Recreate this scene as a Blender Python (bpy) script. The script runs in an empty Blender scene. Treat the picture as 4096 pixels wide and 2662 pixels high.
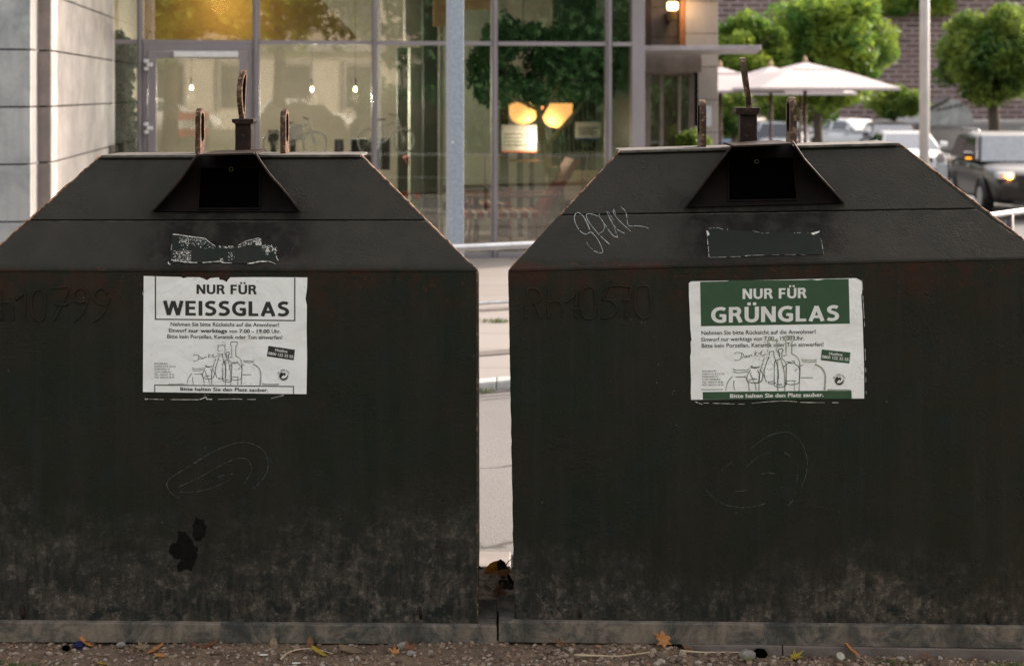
import bpy, bmesh, math, random
import numpy as np
from mathutils import Vector, Matrix
R = math.radians
random.seed(7); rng = np.random.default_rng(7)
SC = bpy.context.scene
# ---------------------------------------------------------------- camera
F = 5600.0; EYE = 1.7; HOR = 370.0; CX = 2048.0
cam_d = bpy.data.cameras.new('camera'); cam = bpy.data.objects.new('camera', cam_d)
SC.collection.objects.link(cam); SC.camera = cam
cam.location = (0, 0, EYE); cam.rotation_euler = (R(90), 0, 0)
cam_d.sensor_width = 36; cam_d.lens = 36 * F / 4096
cam_d.shift_y = -(1331 - HOR) / 4096
cam_d.clip_start = .05; cam_d.clip_end = 600
cam_d.dof.use_dof = True; cam_d.dof.focus_distance = 4.32; cam_d.dof.aperture_fstop = 3.6
# ---------------------------------------------------------------- world and sun
SUN_AZ, SUN_EL = 56, 30
w = bpy.data.worlds.new('World'); SC.world = w; w.use_nodes = True
sky = w.node_tree.nodes.new('ShaderNodeTexSky'); sky.sky_type = 'NISHITA'; sky.sun_disc = False
sky.sun_elevation = R(SUN_EL); sky.sun_rotation = R(SUN_AZ); sky.air_density = 1.6; sky.dust_density = 4.5; sky.ozone_density = .6
hs = w.node_tree.nodes.new('ShaderNodeHueSaturation'); hs.inputs['Saturation'].default_value = .45
w.node_tree.links.new(sky.outputs[0], hs.inputs['Color']); 
mw = w.node_tree.nodes.new('ShaderNodeMix'); mw.data_type = 'RGBA'; mw.blend_type = 'MULTIPLY'; mw.inputs[0].default_value = 1; mw.inputs[7].default_value = (1.05, .975, .952, 1)
w.node_tree.links.new(hs.outputs[0], mw.inputs[6]); w.node_tree.links.new(mw.outputs[2], w.node_tree.nodes['Background'].inputs[0])
w.node_tree.nodes['Background'].inputs[1].default_value = .15
sl = bpy.data.lights.new('sun', 'SUN'); sl.energy = 2.1; sl.angle = R(.6); sl.color = (1, .88, .76)
sun = bpy.data.objects.new('sun', sl); SC.collection.objects.link(sun)
sv = Vector((math.sin(R(SUN_AZ)) * math.cos(R(SUN_EL)), math.cos(R(SUN_AZ)) * math.cos(R(SUN_EL)), math.sin(R(SUN_EL))))
sun.rotation_euler = (-sv).to_track_quat('-Z', 'Y').to_euler()
SC.view_settings.view_transform = 'Standard'; SC.view_settings.look = 'None'
SC.view_settings.exposure = 1.5; SC.view_settings.gamma = 1
SC.cycles.max_bounces = 6; SC.cycles.transparent_max_bounces = 12
SC.cycles.sample_clamp_indirect = 3; SC.cycles.use_denoising = True; SC.cycles.denoiser = 'OPENIMAGEDENOISE'; SC.cycles.denoising_input_passes = 'RGB_ALBEDO_NORMAL'; SC.cycles.denoising_prefilter = 'NONE'; SC.cycles.blur_glossy = 1.0
SC.cycles.caustics_reflective = False; SC.cycles.caustics_refractive = False

# ---------------------------------------------------------------- helpers
def P(px, py, Y): return Vector(((px - CX) / F * Y, Y, EYE - (py - HOR) / F * Y))
def XP(px, Y): return (px - CX) / F * Y
def ZP(py, Y): return EYE - (py - HOR) / F * Y
def GP(px, py, z=0.0):
    Y = (EYE - z) * F / (py - HOR); return Vector((XP(px, Y), Y, z))
ORG = {}
def tag(o, label=None, cat=None, group=None, kind=None):
    if label: o['label'] = label
    if cat: o['category'] = cat
    if group: o['group'] = group
    if kind: o['kind'] = kind
    return o
def thing(name, loc, label, cat, group=None, local=False, rz=0):
    o = bpy.data.objects.new(name, None); SC.collection.objects.link(o)
    o.location = loc; o.rotation_euler = (0, 0, rz); o.empty_display_size = .1
    ORG[o.name] = Vector((0, 0, 0)) if local else Vector(loc)
    return tag(o, label, cat, group)
def obj(name, verts, faces, mat, parent=None, smooth=False, org=None):
    v = np.array([tuple(p) for p in verts], dtype=float).reshape(-1, 3)
    if org is None: org = ORG[parent.name] if parent else Vector((0, 0, 0))
    v = v - np.array(org)
    me = bpy.data.meshes.new(name); me.from_pydata(v.tolist(), [], [tuple(int(i) for i in f) for f in faces]); me.update()
    if smooth: me.polygons.foreach_set('use_smooth', [True] * len(me.polygons))
    o = bpy.data.objects.new(name, me); SC.collection.objects.link(o)
    if mat: me.materials.append(mat)
    if parent: o.parent = parent; ORG[o.name] = org
    else: o.location = org; ORG[o.name] = org
    return o
class MB:
    def __init__(s): s.v = []; s.f = []
    def add(s, v, f):
        n = len(s.v); s.v += [Vector(p) for p in v]; s.f += [tuple(i + n for i in q) for q in f]; return s
    def box(s, x0, x1, y0, y1, z0, z1):
        return s.hexa([(x0, y0, z0), (x1, y0, z0), (x1, y0, z1), (x0, y0, z1)], [(x0, y1, z0), (x1, y1, z0), (x1, y1, z1), (x0, y1, z1)])
    def hexa(s, a, b):   # two polygons with the same number of points joined into a prism
        n = len(a); f = [tuple(range(n)), tuple(range(2 * n - 1, n - 1, -1))]
        for i in range(n): j = (i + 1) % n; f.append((i, i + n, j + n, j))
        return s.add(list(a) + list(b), f)
    def tube(s, pts, r, n=8, caps=True):
        pts = [Vector(p) for p in pts]; m = len(pts); rs = r if hasattr(r, '__len__') else [r] * m
        v = []; prev = None
        for i, p in enumerate(pts):
            d = (pts[min(i + 1, m - 1)] - pts[max(i - 1, 0)]).normalized()
            a = prev - d * prev.dot(d) if prev else d.orthogonal()
            a.normalize(); prev = a.copy(); b = d.cross(a)
            for k in range(n):
                t = 2 * math.pi * k / n; v.append(p + a * (rs[i] * math.cos(t)) + b * (rs[i] * math.sin(t)))
        f = [(i * n + k, i * n + (k + 1) % n, (i + 1) * n + (k + 1) % n, (i + 1) * n + k) for i in range(m - 1) for k in range(n)]
        if caps: f += [tuple(range(n - 1, -1, -1)), tuple((m - 1) * n + k for k in range(n))]
        return s.add(v, f)
    def lathe(s, prof, c=(0, 0, 0), n=20):
        c = Vector(c); v = []; m = len(prof)
        for r, z in prof:
            for k in range(n): t = 2 * math.pi * k / n; v.append(c + Vector((r * math.cos(t), r * math.sin(t), z)))
        f = [(i * n + k, i * n + (k + 1) % n, (i + 1) * n + (k + 1) % n, (i + 1) * n + k) for i in range(m - 1) for k in range(n)]
        f += [tuple(range(n - 1, -1, -1)), tuple((m - 1) * n + k for k in range(n))]
        return s.add(v, f)
    def build(s, name, mat, parent=None, smooth=False, org=None, bevel=0, seg=2):
        o = obj(name, s.v, s.f, mat, parent, smooth, org)
        bm = bmesh.new(); bm.from_mesh(o.data)
        bmesh.ops.recalc_face_normals(bm, faces=bm.faces)
        if bevel:
            es = [e for e in bm.edges if len(e.link_faces) == 2 and e.calc_face_angle(0) > .5]
            bmesh.ops.bevel(bm, geom=es, offset=bevel, segments=seg, affect='EDGES', profile=.5)
        bm.to_mesh(o.data); bm.free(); return o
# node helper
def newmat(name):
    m = bpy.data.materials.new(name); m.use_nodes = True; nt = m.node_tree
    return m, nt, nt.nodes['Principled BSDF'], nt.nodes['Material Output']
def nd(nt, t, **kw):
    n = nt.nodes.new(t)
    for k, v in kw.items():
        if k.startswith('i_'):
            key = k[2:]; key = int(key) if key.isdigit() else key.replace('_', ' ')
            n.inputs[key].default_value = v
        else: setattr(n, k, v)
    return n
def noise(nt, vec, scale, detail=4, rough=.55, dist=0):
    n = nd(nt, 'ShaderNodeTexNoise', i_Scale=scale, i_Detail=detail, i_Roughness=rough, i_Distortion=dist)
    nt.links.new(vec, n.inputs['Vector']); return n.outputs['Fac']
def ramp(nt, val, a, b, c0=0.0, c1=1.0):
    n = nd(nt, 'ShaderNodeMapRange', clamp=True); nt.links.new(val, n.inputs[0])
    for i, x in enumerate((a, b, c0, c1)): n.inputs[i + 1].default_value = x
    return n.outputs[0]
def mth(nt, op, a, b=None):
    n = nd(nt, 'ShaderNodeMath', operation=op)
    for i, x in enumerate((a, b)):
        if x is None: continue
        if isinstance(x, (int, float)): n.inputs[i].default_value = x
        else: nt.links.new(x, n.inputs[i])
    return n.outputs[0]
def mix(nt, fac, a, b):
    n = nd(nt, 'ShaderNodeMix', data_type='RGBA')
    if isinstance(fac, (int, float)): n.inputs[0].default_value = fac
    else: nt.links.new(fac, n.inputs[0])
    for i, x in ((6, a), (7, b)):
        if isinstance(x, tuple): n.inputs[i].default_value = (*x[:3], 1)
        else: nt.links.new(x, n.inputs[i])
    return n.outputs[2]
def mapped(nt, sc=(1, 1, 1), loc=(0, 0, 0)):
    tc = nd(nt, 'ShaderNodeTexCoord'); mp = nd(nt, 'ShaderNodeMapping')
    mp.inputs['Scale'].default_value = sc; mp.inputs['Location'].default_value = loc
    nt.links.new(tc.outputs['Object'], mp.inputs[0]); return mp.outputs[0]
def bump(nt, bsdf, h, strength=.5, dist=.01, prev=None):
    b = nd(nt, 'ShaderNodeBump', i_Strength=strength, i_Distance=dist)
    nt.links.new(h, b.inputs['Height'])
    if prev: nt.links.new(prev, b.inputs['Normal'])
    nt.links.new(b.outputs[0], bsdf.inputs['Normal']); return b.outputs[0]
def simple(name, col, col2=None, scale=8, rough=.6, metal=0, bmp=0, bscale=60, spec=.5, trans=0, dist=.01, coat=0):
    m, nt, b, out = newmat(name)
    v = mapped(nt)
    c2 = col2 or tuple(x * .75 for x in col)
    nt.links.new(mix(nt, ramp(nt, noise(nt, v, scale, 5), .35, .65), col, c2), b.inputs['Base Color'])
    b.inputs['Roughness'].default_value = rough; b.inputs['Metallic'].default_value = metal
    b.inputs['Specular IOR Level'].default_value = spec
    if coat: b.inputs['Coat Weight'].default_value = coat; b.inputs['Coat Roughness'].default_value = .05
    if bmp: bump(nt, b, noise(nt, v, bscale, 5), bmp, dist)
    return m
def emit(name, col, st):
    m, nt, b, out = newmat(name)
    b.inputs['Base Color'].default_value = (*col, 1); b.inputs['Emission Color'].default_value = (*col, 1)
    b.inputs['Emission Strength'].default_value = st; return m

# ---------------------------------------------------------------- materials
def paint_mat(name, seed, stain_x, streak=1.0, zled=1.15, dirt=1.0):
    """weathered dark green-black container paint: lumpy coats, rust along the fold, splash dirt along the foot"""
    m, nt, b, out = newmat(name)
    v = mapped(nt, loc=(seed, 0, 0)); L = nt.links.new
    tc = nd(nt, 'ShaderNodeTexCoord'); sp = nd(nt, 'ShaderNodeSeparateXYZ'); L(tc.outputs['Object'], sp.inputs[0])
    z = sp.outputs[2]; x = sp.outputs[0]
    base = mix(nt, ramp(nt, noise(nt, v, 3.2, 6, .6), .38, .64), (.0125, .0160, .0100), (.0205, .0172, .0112))
    base = mix(nt, ramp(nt, noise(nt, v, 11, 5, .7), .5, .75), base, (.0135, .0195, .0178))
    base = mix(nt, ramp(nt, noise(nt, mapped(nt, (9, 9, 1.6), (seed + 7, 0, 0)), 1.1, 7, .7), .44, .66, 0, .75), base, (.0225, .0215, .0155))
    base = mix(nt, ramp(nt, noise(nt, v, 120, 4, .7), .60, .70, 0, .5), base, (.040, .036, .028))
    # rust and grime below the fold
    nl = noise(nt, v, 9, 6, .7)
    band = mth(nt, 'MULTIPLY', ramp(nt, z, zled - .17, zled - .01), ramp(nt, z, zled + .015, zled - .002))
    base = mix(nt, mth(nt, 'MULTIPLY', band, ramp(nt, nl, .45, .60, 0, .8)), base, (.042, .0150, .0100))
    base = mix(nt, mth(nt, 'MULTIPLY', band, ramp(nt, noise(nt, v, 42, 4, .7), .6, .68, 0, .8)), base, (.10, .032, .012))
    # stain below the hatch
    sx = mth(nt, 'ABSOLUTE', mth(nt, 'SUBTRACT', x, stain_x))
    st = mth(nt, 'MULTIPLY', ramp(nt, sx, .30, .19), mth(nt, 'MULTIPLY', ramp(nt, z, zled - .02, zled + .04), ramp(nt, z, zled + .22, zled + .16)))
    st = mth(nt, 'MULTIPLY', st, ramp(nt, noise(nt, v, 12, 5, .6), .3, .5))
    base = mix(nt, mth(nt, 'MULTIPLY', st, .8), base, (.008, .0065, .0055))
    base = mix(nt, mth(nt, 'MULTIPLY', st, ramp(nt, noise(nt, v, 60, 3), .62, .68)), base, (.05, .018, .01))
    # foot dirt: patches and streaks thinning upwards
    vs = mapped(nt, (14, 14, 2.2), (seed, 0, 0)); vp = mapped(nt, (1, 1, .8), (seed * 2, 3, 0))
    hgt = mth(nt, 'ADD', z, mth(nt, 'MULTIPLY', mth(nt, 'SUBTRACT', noise(nt, vp, 2.4, 6, .6), .5), .55))
    dm = mth(nt, 'POWER', ramp(nt, hgt, .20 + .34 * dirt, .05 + .07 * dirt), 1.5)
    pat = ramp(nt, noise(nt, v, 11, 9, .8, .25), .46, .58)
    stv = ramp(nt, noise(nt, vs, 4, 6, .7), .42, .60)
    base = mix(nt, mth(nt, 'MULTIPLY', dm, .5), base, (.018, .021, .020))
    dmk = mth(nt, 'MULTIPLY', dm, mth(nt, 'ADD', mth(nt, 'MULTIPLY', pat, .62), mth(nt, 'MULTIPLY', stv, .42)))
    base = mix(nt, dmk, base, (.078, .066, .052))
    base = mix(nt, mth(nt, 'MULTIPLY', mth(nt, 'MULTIPLY', dm, pat), ramp(nt, noise(nt, v, 34, 7, .8), .50, .60, 0, .9)), base, (.165, .135, .105))
    base = mix(nt, mth(nt, 'MULTIPLY', dm, ramp(nt, noise(nt, v, 13, 8, .78, .2), .55, .59, 0, .9)), base, (.013, .018, .017))
    # faint runs over the whole face
    runs = mth(nt, 'MULTIPLY', ramp(nt, noise(nt, mapped(nt, (30, 30, 1.1), (seed, 1, 0)), 1.6, 3), .52, .75), .35 * streak)
    base = mix(nt, runs, base, (.027, .0275, .0235))
    # chips and bird specks
    vo = nd(nt, 'ShaderNodeTexVoronoi', i_Scale=34.0); L(v, vo.inputs['Vector'])
    chip = mth(nt, 'MULTIPLY', ramp(nt, vo.outputs['Distance'], .085, .05), ramp(nt, noise(nt, v, 7, 2), .6, .66))
    base = mix(nt, mth(nt, 'MULTIPLY', chip, .8), base, (.16, .15, .13))
    base = mix(nt, mth(nt, 'MULTIPLY', ramp(nt, z, zled + .005, zled + .02), ramp(nt, noise(nt, v, 8, 7, .7), .3, .65, .3, .95)), base, (.034, .030, .0235))  # dust tone above the fold, also painting in the slope's brighter sky light
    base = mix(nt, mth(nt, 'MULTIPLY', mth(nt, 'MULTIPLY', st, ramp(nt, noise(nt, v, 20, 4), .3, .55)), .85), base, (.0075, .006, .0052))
    base = mix(nt, ramp(nt, noise(nt, v, 75, 5, .7), .64, .70, 0, .55), base, (.055, .022, .013))
    L(base, b.inputs['Base Color'])
    L(ramp(nt, noise(nt, v, 14, 4), .3, .7, .46, .66), b.inputs['Roughness'])
    b.inputs['Specular IOR Level'].default_value = .11
    n1 = bump(nt, b, noise(nt, v, 130, 5, .65), .9, .0022)
    vo2 = nd(nt, 'ShaderNodeTexVoronoi', i_Scale=95.0, feature='SMOOTH_F1'); L(v, vo2.inputs['Vector'])
    lump = mth(nt, 'MULTIPLY', ramp(nt, vo2.outputs['Distance'], .3, .05), ramp(nt, noise(nt, v, 6, 4), .5, .62))
    n2 = bump(nt, b, lump, .7, .0022, n1)
    flake = ramp(nt, noise(nt, v, 12, 7, .72, .35), .52, .545)
    n3 = bump(nt, b, mth(nt, 'MULTIPLY', flake, ramp(nt, noise(nt, v, 3, 3), .5, .62)), .6, .0022, n2)
    bump(nt, b, noise(nt, v, 4, 2), .35, .012, n3)
    return m
def rust_mat(name, dark, mid, lite, amt=.55):
    m, nt, b, out = newmat(name); v = mapped(nt)
    c = mix(nt, ramp(nt, noise(nt, v, 16, 7, .7), .4, .62), dark, mid)
    c = mix(nt, ramp(nt, noise(nt, v, 55, 5, .7), amt, amt + .12), c, lite)
    nt.links.new(c, b.inputs['Base Color']); b.inputs['Roughness'].default_value = .62; b.inputs['Specular IOR Level'].default_value = .18
    bump(nt, b, noise(nt, v, 90, 5, .7), .6, .002); return m
M = {}
M['rust'] = rust_mat('rusty_steel', (.012, .0075, .0055), (.026, .012, .008), (.085, .045, .028), .58)
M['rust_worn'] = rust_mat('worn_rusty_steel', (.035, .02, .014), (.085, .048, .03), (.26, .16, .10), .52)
M['rust_edge'] = rust_mat('rusty_edge', (.07, .03, .018), (.17, .07, .03), (.36, .22, .14), .45)
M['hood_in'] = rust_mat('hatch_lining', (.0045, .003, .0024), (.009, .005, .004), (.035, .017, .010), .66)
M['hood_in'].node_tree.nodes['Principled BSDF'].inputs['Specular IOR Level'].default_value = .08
M['matte_black'] = simple('matte_black_fill', (.0012, .0012, .0012), rough=1, spec=0)
M['brass'] = simple('bolt_brass', (.12, .1, .05), rough=.45, metal=.6)
def paper_mat(name):
    m, nt, b, out = newmat(name); v = mapped(nt)
    c = mix(nt, ramp(nt, noise(nt, v, 12, 5), .4, .7), (.88, .86, .84), (.82, .79, .77))
    c = mix(nt, ramp(nt, noise(nt, v, 55, 6, .8), .60, .72, 0, .8), c, (.30, .26, .22))
    c = mix(nt, mth(nt, 'MULTIPLY', ramp(nt, noise(nt, v, 5, 2), .55, .7), ramp(nt, noise(nt, v, 130, 4, .7), .5, .65)), c, (.42, .38, .33))
    nt.links.new(c, b.inputs['Base Color']); b.inputs['Roughness'].default_value = .5
    n_ = bump(nt, b, noise(nt, v, 30, 3), .25, .003); bump(nt, b, noise(nt, v, 4.5, 3, .6, 1.5), .5, .02, n_); return m
M['paper'] = paper_mat('weathered_vinyl')
M['ink'] = simple('black_ink', (.012, .012, .012), (.02, .02, .019), rough=.5)
M['ink_grey'] = simple('grey_ink', (.24, .24, .23), (.33, .33, .32), rough=.6, scale=40)
M['ink_green'] = simple('green_ink', (.024, .066, .030), (.032, .078, .036), rough=.5, scale=30)
M['ink_dark_green'] = simple('dark_green_ink', (.012, .038, .020), (.016, .045, .022), rough=.5)
M['ink_sage'] = simple('sage_ink', (.27, .30, .22), (.36, .38, .30), rough=.6, scale=40)
M['ink_white'] = simple('white_lettering', (.76, .74, .71), (.70, .68, .65), rough=.5, scale=30)
M['flake'] = simple('torn_white_backing', (.62, .60, .54), (.45, .42, .37), rough=.7, scale=60)
M['scratch'] = simple('bare_scratch', (.42, .45, .44), (.22, .24, .235), rough=.5, scale=60)
M['scratch_dim'] = simple('faint_scratch', (.12, .145, .14), (.035, .044, .042), rough=.6, scale=45)
M['old_sticker'] = simple('dark_old_sticker', (.0165, .022, .0185), (.023, .023, .0195), rough=.7, spec=.06, scale=14)
M['stain'] = simple('dark_stain', (.0065, .0058, .005), (.0105, .009, .0078), rough=.8, scale=25, bmp=.6, spec=.04)
def stone(name, a, c, streak=True, sc=3):
    m, nt, b, out = newmat(name); v = mapped(nt); vs = mapped(nt, (7, 7, .5))
    col = mix(nt, ramp(nt, noise(nt, v, sc, 8, .72, .3), .38, .62), a, c); col = mix(nt, ramp(nt, noise(nt, v, sc * .35, 3, .5), .35, .65, 0, .35), col, tuple(x * .7 for x in c))
    if streak: col = mix(nt, ramp(nt, noise(nt, vs, 2.2, 4), .5, .72, 0, .45), col, tuple(x * .62 for x in a))
    nt.links.new(col, b.inputs['Base Color']); b.inputs['Roughness'].default_value = .75
    bump(nt, b, noise(nt, v, 50, 5), .25, .004); return m
M['stone_grey'] = stone('grey_stone_slabs', (.47, .475, .465), (.25, .265, .265))
M['stone_white'] = stone('pale_stone_slabs', (.30, .285, .28), (.24, .23, .225))
M['stone_bright'] = stone('bright_stone_slabs', (.52, .495, .475), (.33, .315, .305))
M['stone_brown'] = stone('brown_grey_stone', (.30, .26, .24), (.19, .16, .15))
M['stone_beige'] = stone('beige_stone_slabs', (.42, .39, .36), (.34, .315, .295))
M['joint'] = simple('dark_joint', (.05, .045, .042), rough=.9)
M['alu'] = simple('grey_aluminium_frame', (.27, .245, .255), (.23, .21, .22), rough=.6, metal=0, scale=3)
M['alu_dark'] = simple('dark_frame', (.075, .06, .065), rough=.5)
M['galv'] = simple('galvanised_steel', (.43, .48, .555), (.33, .375, .445), scale=45, rough=.5, metal=.45, bmp=.1)
M['rail'] = simple('galvanised_rail', (.55, .55, .56), (.45, .45, .46), scale=20, rough=.33, metal=.85)
M['white_paint'] = simple('white_enamel', (.78, .78, .77), (.7, .7, .7), rough=.35)
def glass_mat(name, refl, tint=(.885, .90, .86), rough=0.0):
    m, nt, b, out = newmat(name); nt.nodes.remove(b)
    t = nd(nt, 'ShaderNodeBsdfTransparent'); t.inputs[0].default_value = (*tint, 1)
    g = nd(nt, 'ShaderNodeBsdfGlossy', i_Roughness=rough); g.inputs[0].default_value = (.98, .96, .90, 1)
    lw = nd(nt, 'ShaderNodeLayerWeight', i_Blend=.25)
    f = mth(nt, 'MAXIMUM', lw.outputs['Fresnel'], refl)
    mx = nd(nt, 'ShaderNodeMixShader'); nt.links.new(f, mx.inputs[0]); nt.links.new(t.outputs[0], mx.inputs[1]); nt.links.new(g.outputs[0], mx.inputs[2])
    nt.links.new(mx.outputs[0], out.inputs[0]); return m
M['glass'] = glass_mat('window_glass', .10)
def leaf_mat(name, a, c, tr=.35, sc=6):
    m, nt, b, out = newmat(name); v = mapped(nt)
    col = mix(nt, ramp(nt, noise(nt, v, sc, 3), .35, .65), a, c)
    nt.links.new(col, b.inputs['Base Color']); b.inputs['Roughness'].default_value = .55; b.inputs['Specular IOR Level'].default_value = .3
    t = nd(nt, 'ShaderNodeBsdfTranslucent'); nt.links.new(col, t.inputs[0])
    mx = nd(nt, 'ShaderNodeMixShader', i_0=tr); nt.links.new(b.outputs[0], mx.inputs[1]); nt.links.new(t.outputs[0], mx.inputs[2])
    nt.links.new(mx.outputs[0], out.inputs[0]); return m
M['leaf_tree'] = leaf_mat('tree_leaves', (.07, .17, .03), (.34, .42, .06), .5, .9)
M['leaf_dark'] = leaf_mat('dark_leaves', (.05, .12, .025), (.24, .31, .05), .5, .9)
M['leaf_ficus'] = leaf_mat('ficus_leaves', (.03, .085, .035), (.06, .15, .055), .25, 5)
M['grass'] = leaf_mat('grass_blades', (.06, .10, .025), (.11, .13, .04), .3)
M['bark'] = simple('bark', (.10, .075, .055), (.05, .038, .03), scale=12, rough=.9, bmp=.6, bscale=30)
M['bark_pale'] = simple('pale_bark', (.48, .38, .24), (.34, .26, .16), scale=10, rough=.9)

# ---------------------------------------------------------------- text and strokes
_capH = None
def text_geo(body, bold=0.0, space=1.0):
    global _capH
    cu = bpy.data.curves.new('t', 'FONT'); cu.body = body; cu.size = 1; cu.offset = bold; cu.space_character = space
    cu.resolution_u = 3
    o = bpy.data.objects.new('t', cu); SC.collection.objects.link(o)
    dg = bpy.context.evaluated_depsgraph_get(); dg.update()
    me = bpy.data.meshes.new_from_object(o.evaluated_get(dg))
    v = np.array([x.co[:] for x in me.vertices]); f = [tuple(p.vertices) for p in me.polygons]
    bpy.data.objects.remove(o); bpy.data.curves.remove(cu); bpy.data.meshes.remove(me)
    return v, f
CAP = None
def put_text(mb, mapf, body, x0, x1, y0, y1, cap, bold=0.0, space=1.0):
    """lay text so that its ink runs x0..x1 in the drawing's units, its baseline from y0 to y1 and its capitals cap high; mapf turns drawing units into world points"""
    global CAP
    if CAP is None:
        h, _ = text_geo('H'); CAP = h[:, 1].max() - h[:, 1].min()
    v, f = text_geo(body, bold, space)
    a, b = v[:, 0].min(), v[:, 0].max()
    tx = (v[:, 0] - a) / (b - a); ang = math.atan2(y1 - y0, x1 - x0)
    yy = v[:, 1] * cap / (CAP + 2 * bold)
    X = x0 + (x1 - x0) * tx + yy * math.sin(ang); Y = y0 + (y1 - y0) * tx - yy * math.cos(ang)
    mb.add([mapf(X[i], Y[i]) for i in range(len(X))], f)
def smooth_line(pts, n=6):
    pts = [Vector((p[0], p[1], 0)) for p in pts]
    if len(pts) < 3: return [(p.x, p.y) for p in pts]
    out = []
    for i in range(len(pts) - 1):
        p0, p1, p2, p3 = pts[max(i - 1, 0)], pts[i], pts[i + 1], pts[min(i + 2, len(pts) - 1)]
        for k in range(n):
            t = k / n
            q = .5 * ((2 * p1) + (p2 - p0) * t + (2 * p0 - 5 * p1 + 4 * p2 - p3) * t * t + (3 * p1 - p0 - 3 * p2 + p3) * t ** 3)
            out.append((q.x, q.y))
    out.append((pts[-1].x, pts[-1].y)); return out
def stroke(mb, mapf, pts, wd, smooth=True, dash=0, jit=0, taper=False):
    q = smooth_line(pts) if smooth else [(p[0], p[1]) for p in pts]
    v = []; m = len(q)
    for i in range(m):
        ax, ay = q[max(i - 1, 0)]; bx, by = q[min(i + 1, m - 1)]
        dx, dy = bx - ax, by - ay; l = math.hypot(dx, dy) or 1
        h = wd * .5 * (1 + (random.uniform(-jit, jit) if jit else 0))
        if taper: h *= .35 + .65 * math.sin(math.pi * min(1, max(0, (i + .5) / m)))
        nx, ny = -dy / l * h, dx / l * h
        v += [mapf(q[i][0] + nx, q[i][1] + ny), mapf(q[i][0] - nx, q[i][1] - ny)]
    f = [(2 * i, 2 * i + 1, 2 * i + 3, 2 * i + 2) for i in range(m - 1) if not (dash and random.random() < dash)]
    if f: mb.add(v, f)

BOLD = dict(  # strokes of heavy sans capitals, cap height 1
 N=(.74, [[(.1, 0), (.1, 1)], [(.11, .97), (.63, .03)], [(.64, 0), (.64, 1)]]), U=(.72, [[(.1, 1), (.1, .40), (.13, .22), (.23, .12), (.36, .09), (.49, .12), (.59, .22), (.62, .40), (.62, 1)]]),
 R=(.68, [[(.1, 0), (.1, 1)], [(.1, .905), (.34, .905)], [(.33, .905), (.46, .88), (.52, .72), (.46, .55), (.33, .51)], [(.1, .51), (.34, .51)], [(.36, .52), (.45, .40), (.6, 0)]]),
 F=(.55, [[(.1, 0), (.1, 1)], [(.1, .91), (.53, .91)], [(.1, .50), (.50, .50)]]), E=(.58, [[(.1, 0), (.1, 1)], [(.1, .91), (.56, .91)], [(.1, .51), (.52, .51)], [(.1, .09), (.57, .09)]]),
 W=(1.08, [[(.08, 1), (.29, .02)], [(.29, .02), (.53, .98)], [(.55, .98), (.79, .02)], [(.79, .02), (1.0, 1)]]), I=(.24, [[(.12, 0), (.12, 1)]]), L=(.54, [[(.1, 0), (.1, 1)], [(.1, .09), (.53, .09)]]),
 A=(.80, [[(.09, 0), (.40, .97)], [(.40, .97), (.71, 0)], [(.22, .29), (.58, .29)]]), S=(.62, [[(.55, .86), (.42, .91), (.28, .91), (.15, .83), (.12, .70), (.20, .59), (.40, .50), (.50, .40), (.52, .27), (.44, .14), (.30, .09), (.16, .10), (.04, .15)]]),
 G=(.78, [[(.70, .84), (.58, .90), (.44, .91), (.26, .85), (.14, .70), (.10, .50), (.14, .30), (.26, .15), (.44, .09), (.58, .10), (.68, .14)], [(.66, .08), (.66, .52)], [(.42, .46), (.70, .46)]]))
def caps(mapf, body, x0, x1, y0, y1, cap, name, mat, parent, t=.205, gap=.115, space=.36):
    adv = []; x = 0
    for ch in body:
        if ch == ' ': x += space; adv.append(None); continue
        k = {'Ü': 'U'}.get(ch, ch); adv.append(x); x += BOLD[k][0] + gap
    tot = x - gap; sx = (x1 - x0) / tot; mb = MB()
    f = lambda u, v: mapf(x0 + u * sx, lerp_(y0, y1, u / tot) - v * cap)
    for ch, a in zip(body, adv):
        if a is None: continue
        k = {'Ü': 'U'}.get(ch, ch)
        for i, s in enumerate(BOLD[k][1]):
            horiz = len(s) == 2 and abs(s[0][1] - s[1][1]) < .01
            stroke(mb, (lambda u, v, a=a, i=i: f(a + u, v) - Vector((0, .00002 * i, 0))), s, t * (.88 if horiz else 1), smooth=len(s) > 2)
        if ch == 'Ü':
            for u in (.14, .42): mb.add([f(a + u, 1.09), f(a + u + .17, 1.09), f(a + u + .17, 1.27), f(a + u, 1.27)], [(0, 1, 2, 3)])
    return mb.build(name, mat, parent)
def lerp_(a, b, t): return a + (b - a) * t
def line(mapf, body, x0, x1, y0, y1, cap, name, mat, parent, bold=.0):
    mb = MB(); put_text(mb, mapf, body, x0, x1, y0, y1, cap, bold); return mb.build(name, mat, parent)

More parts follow.
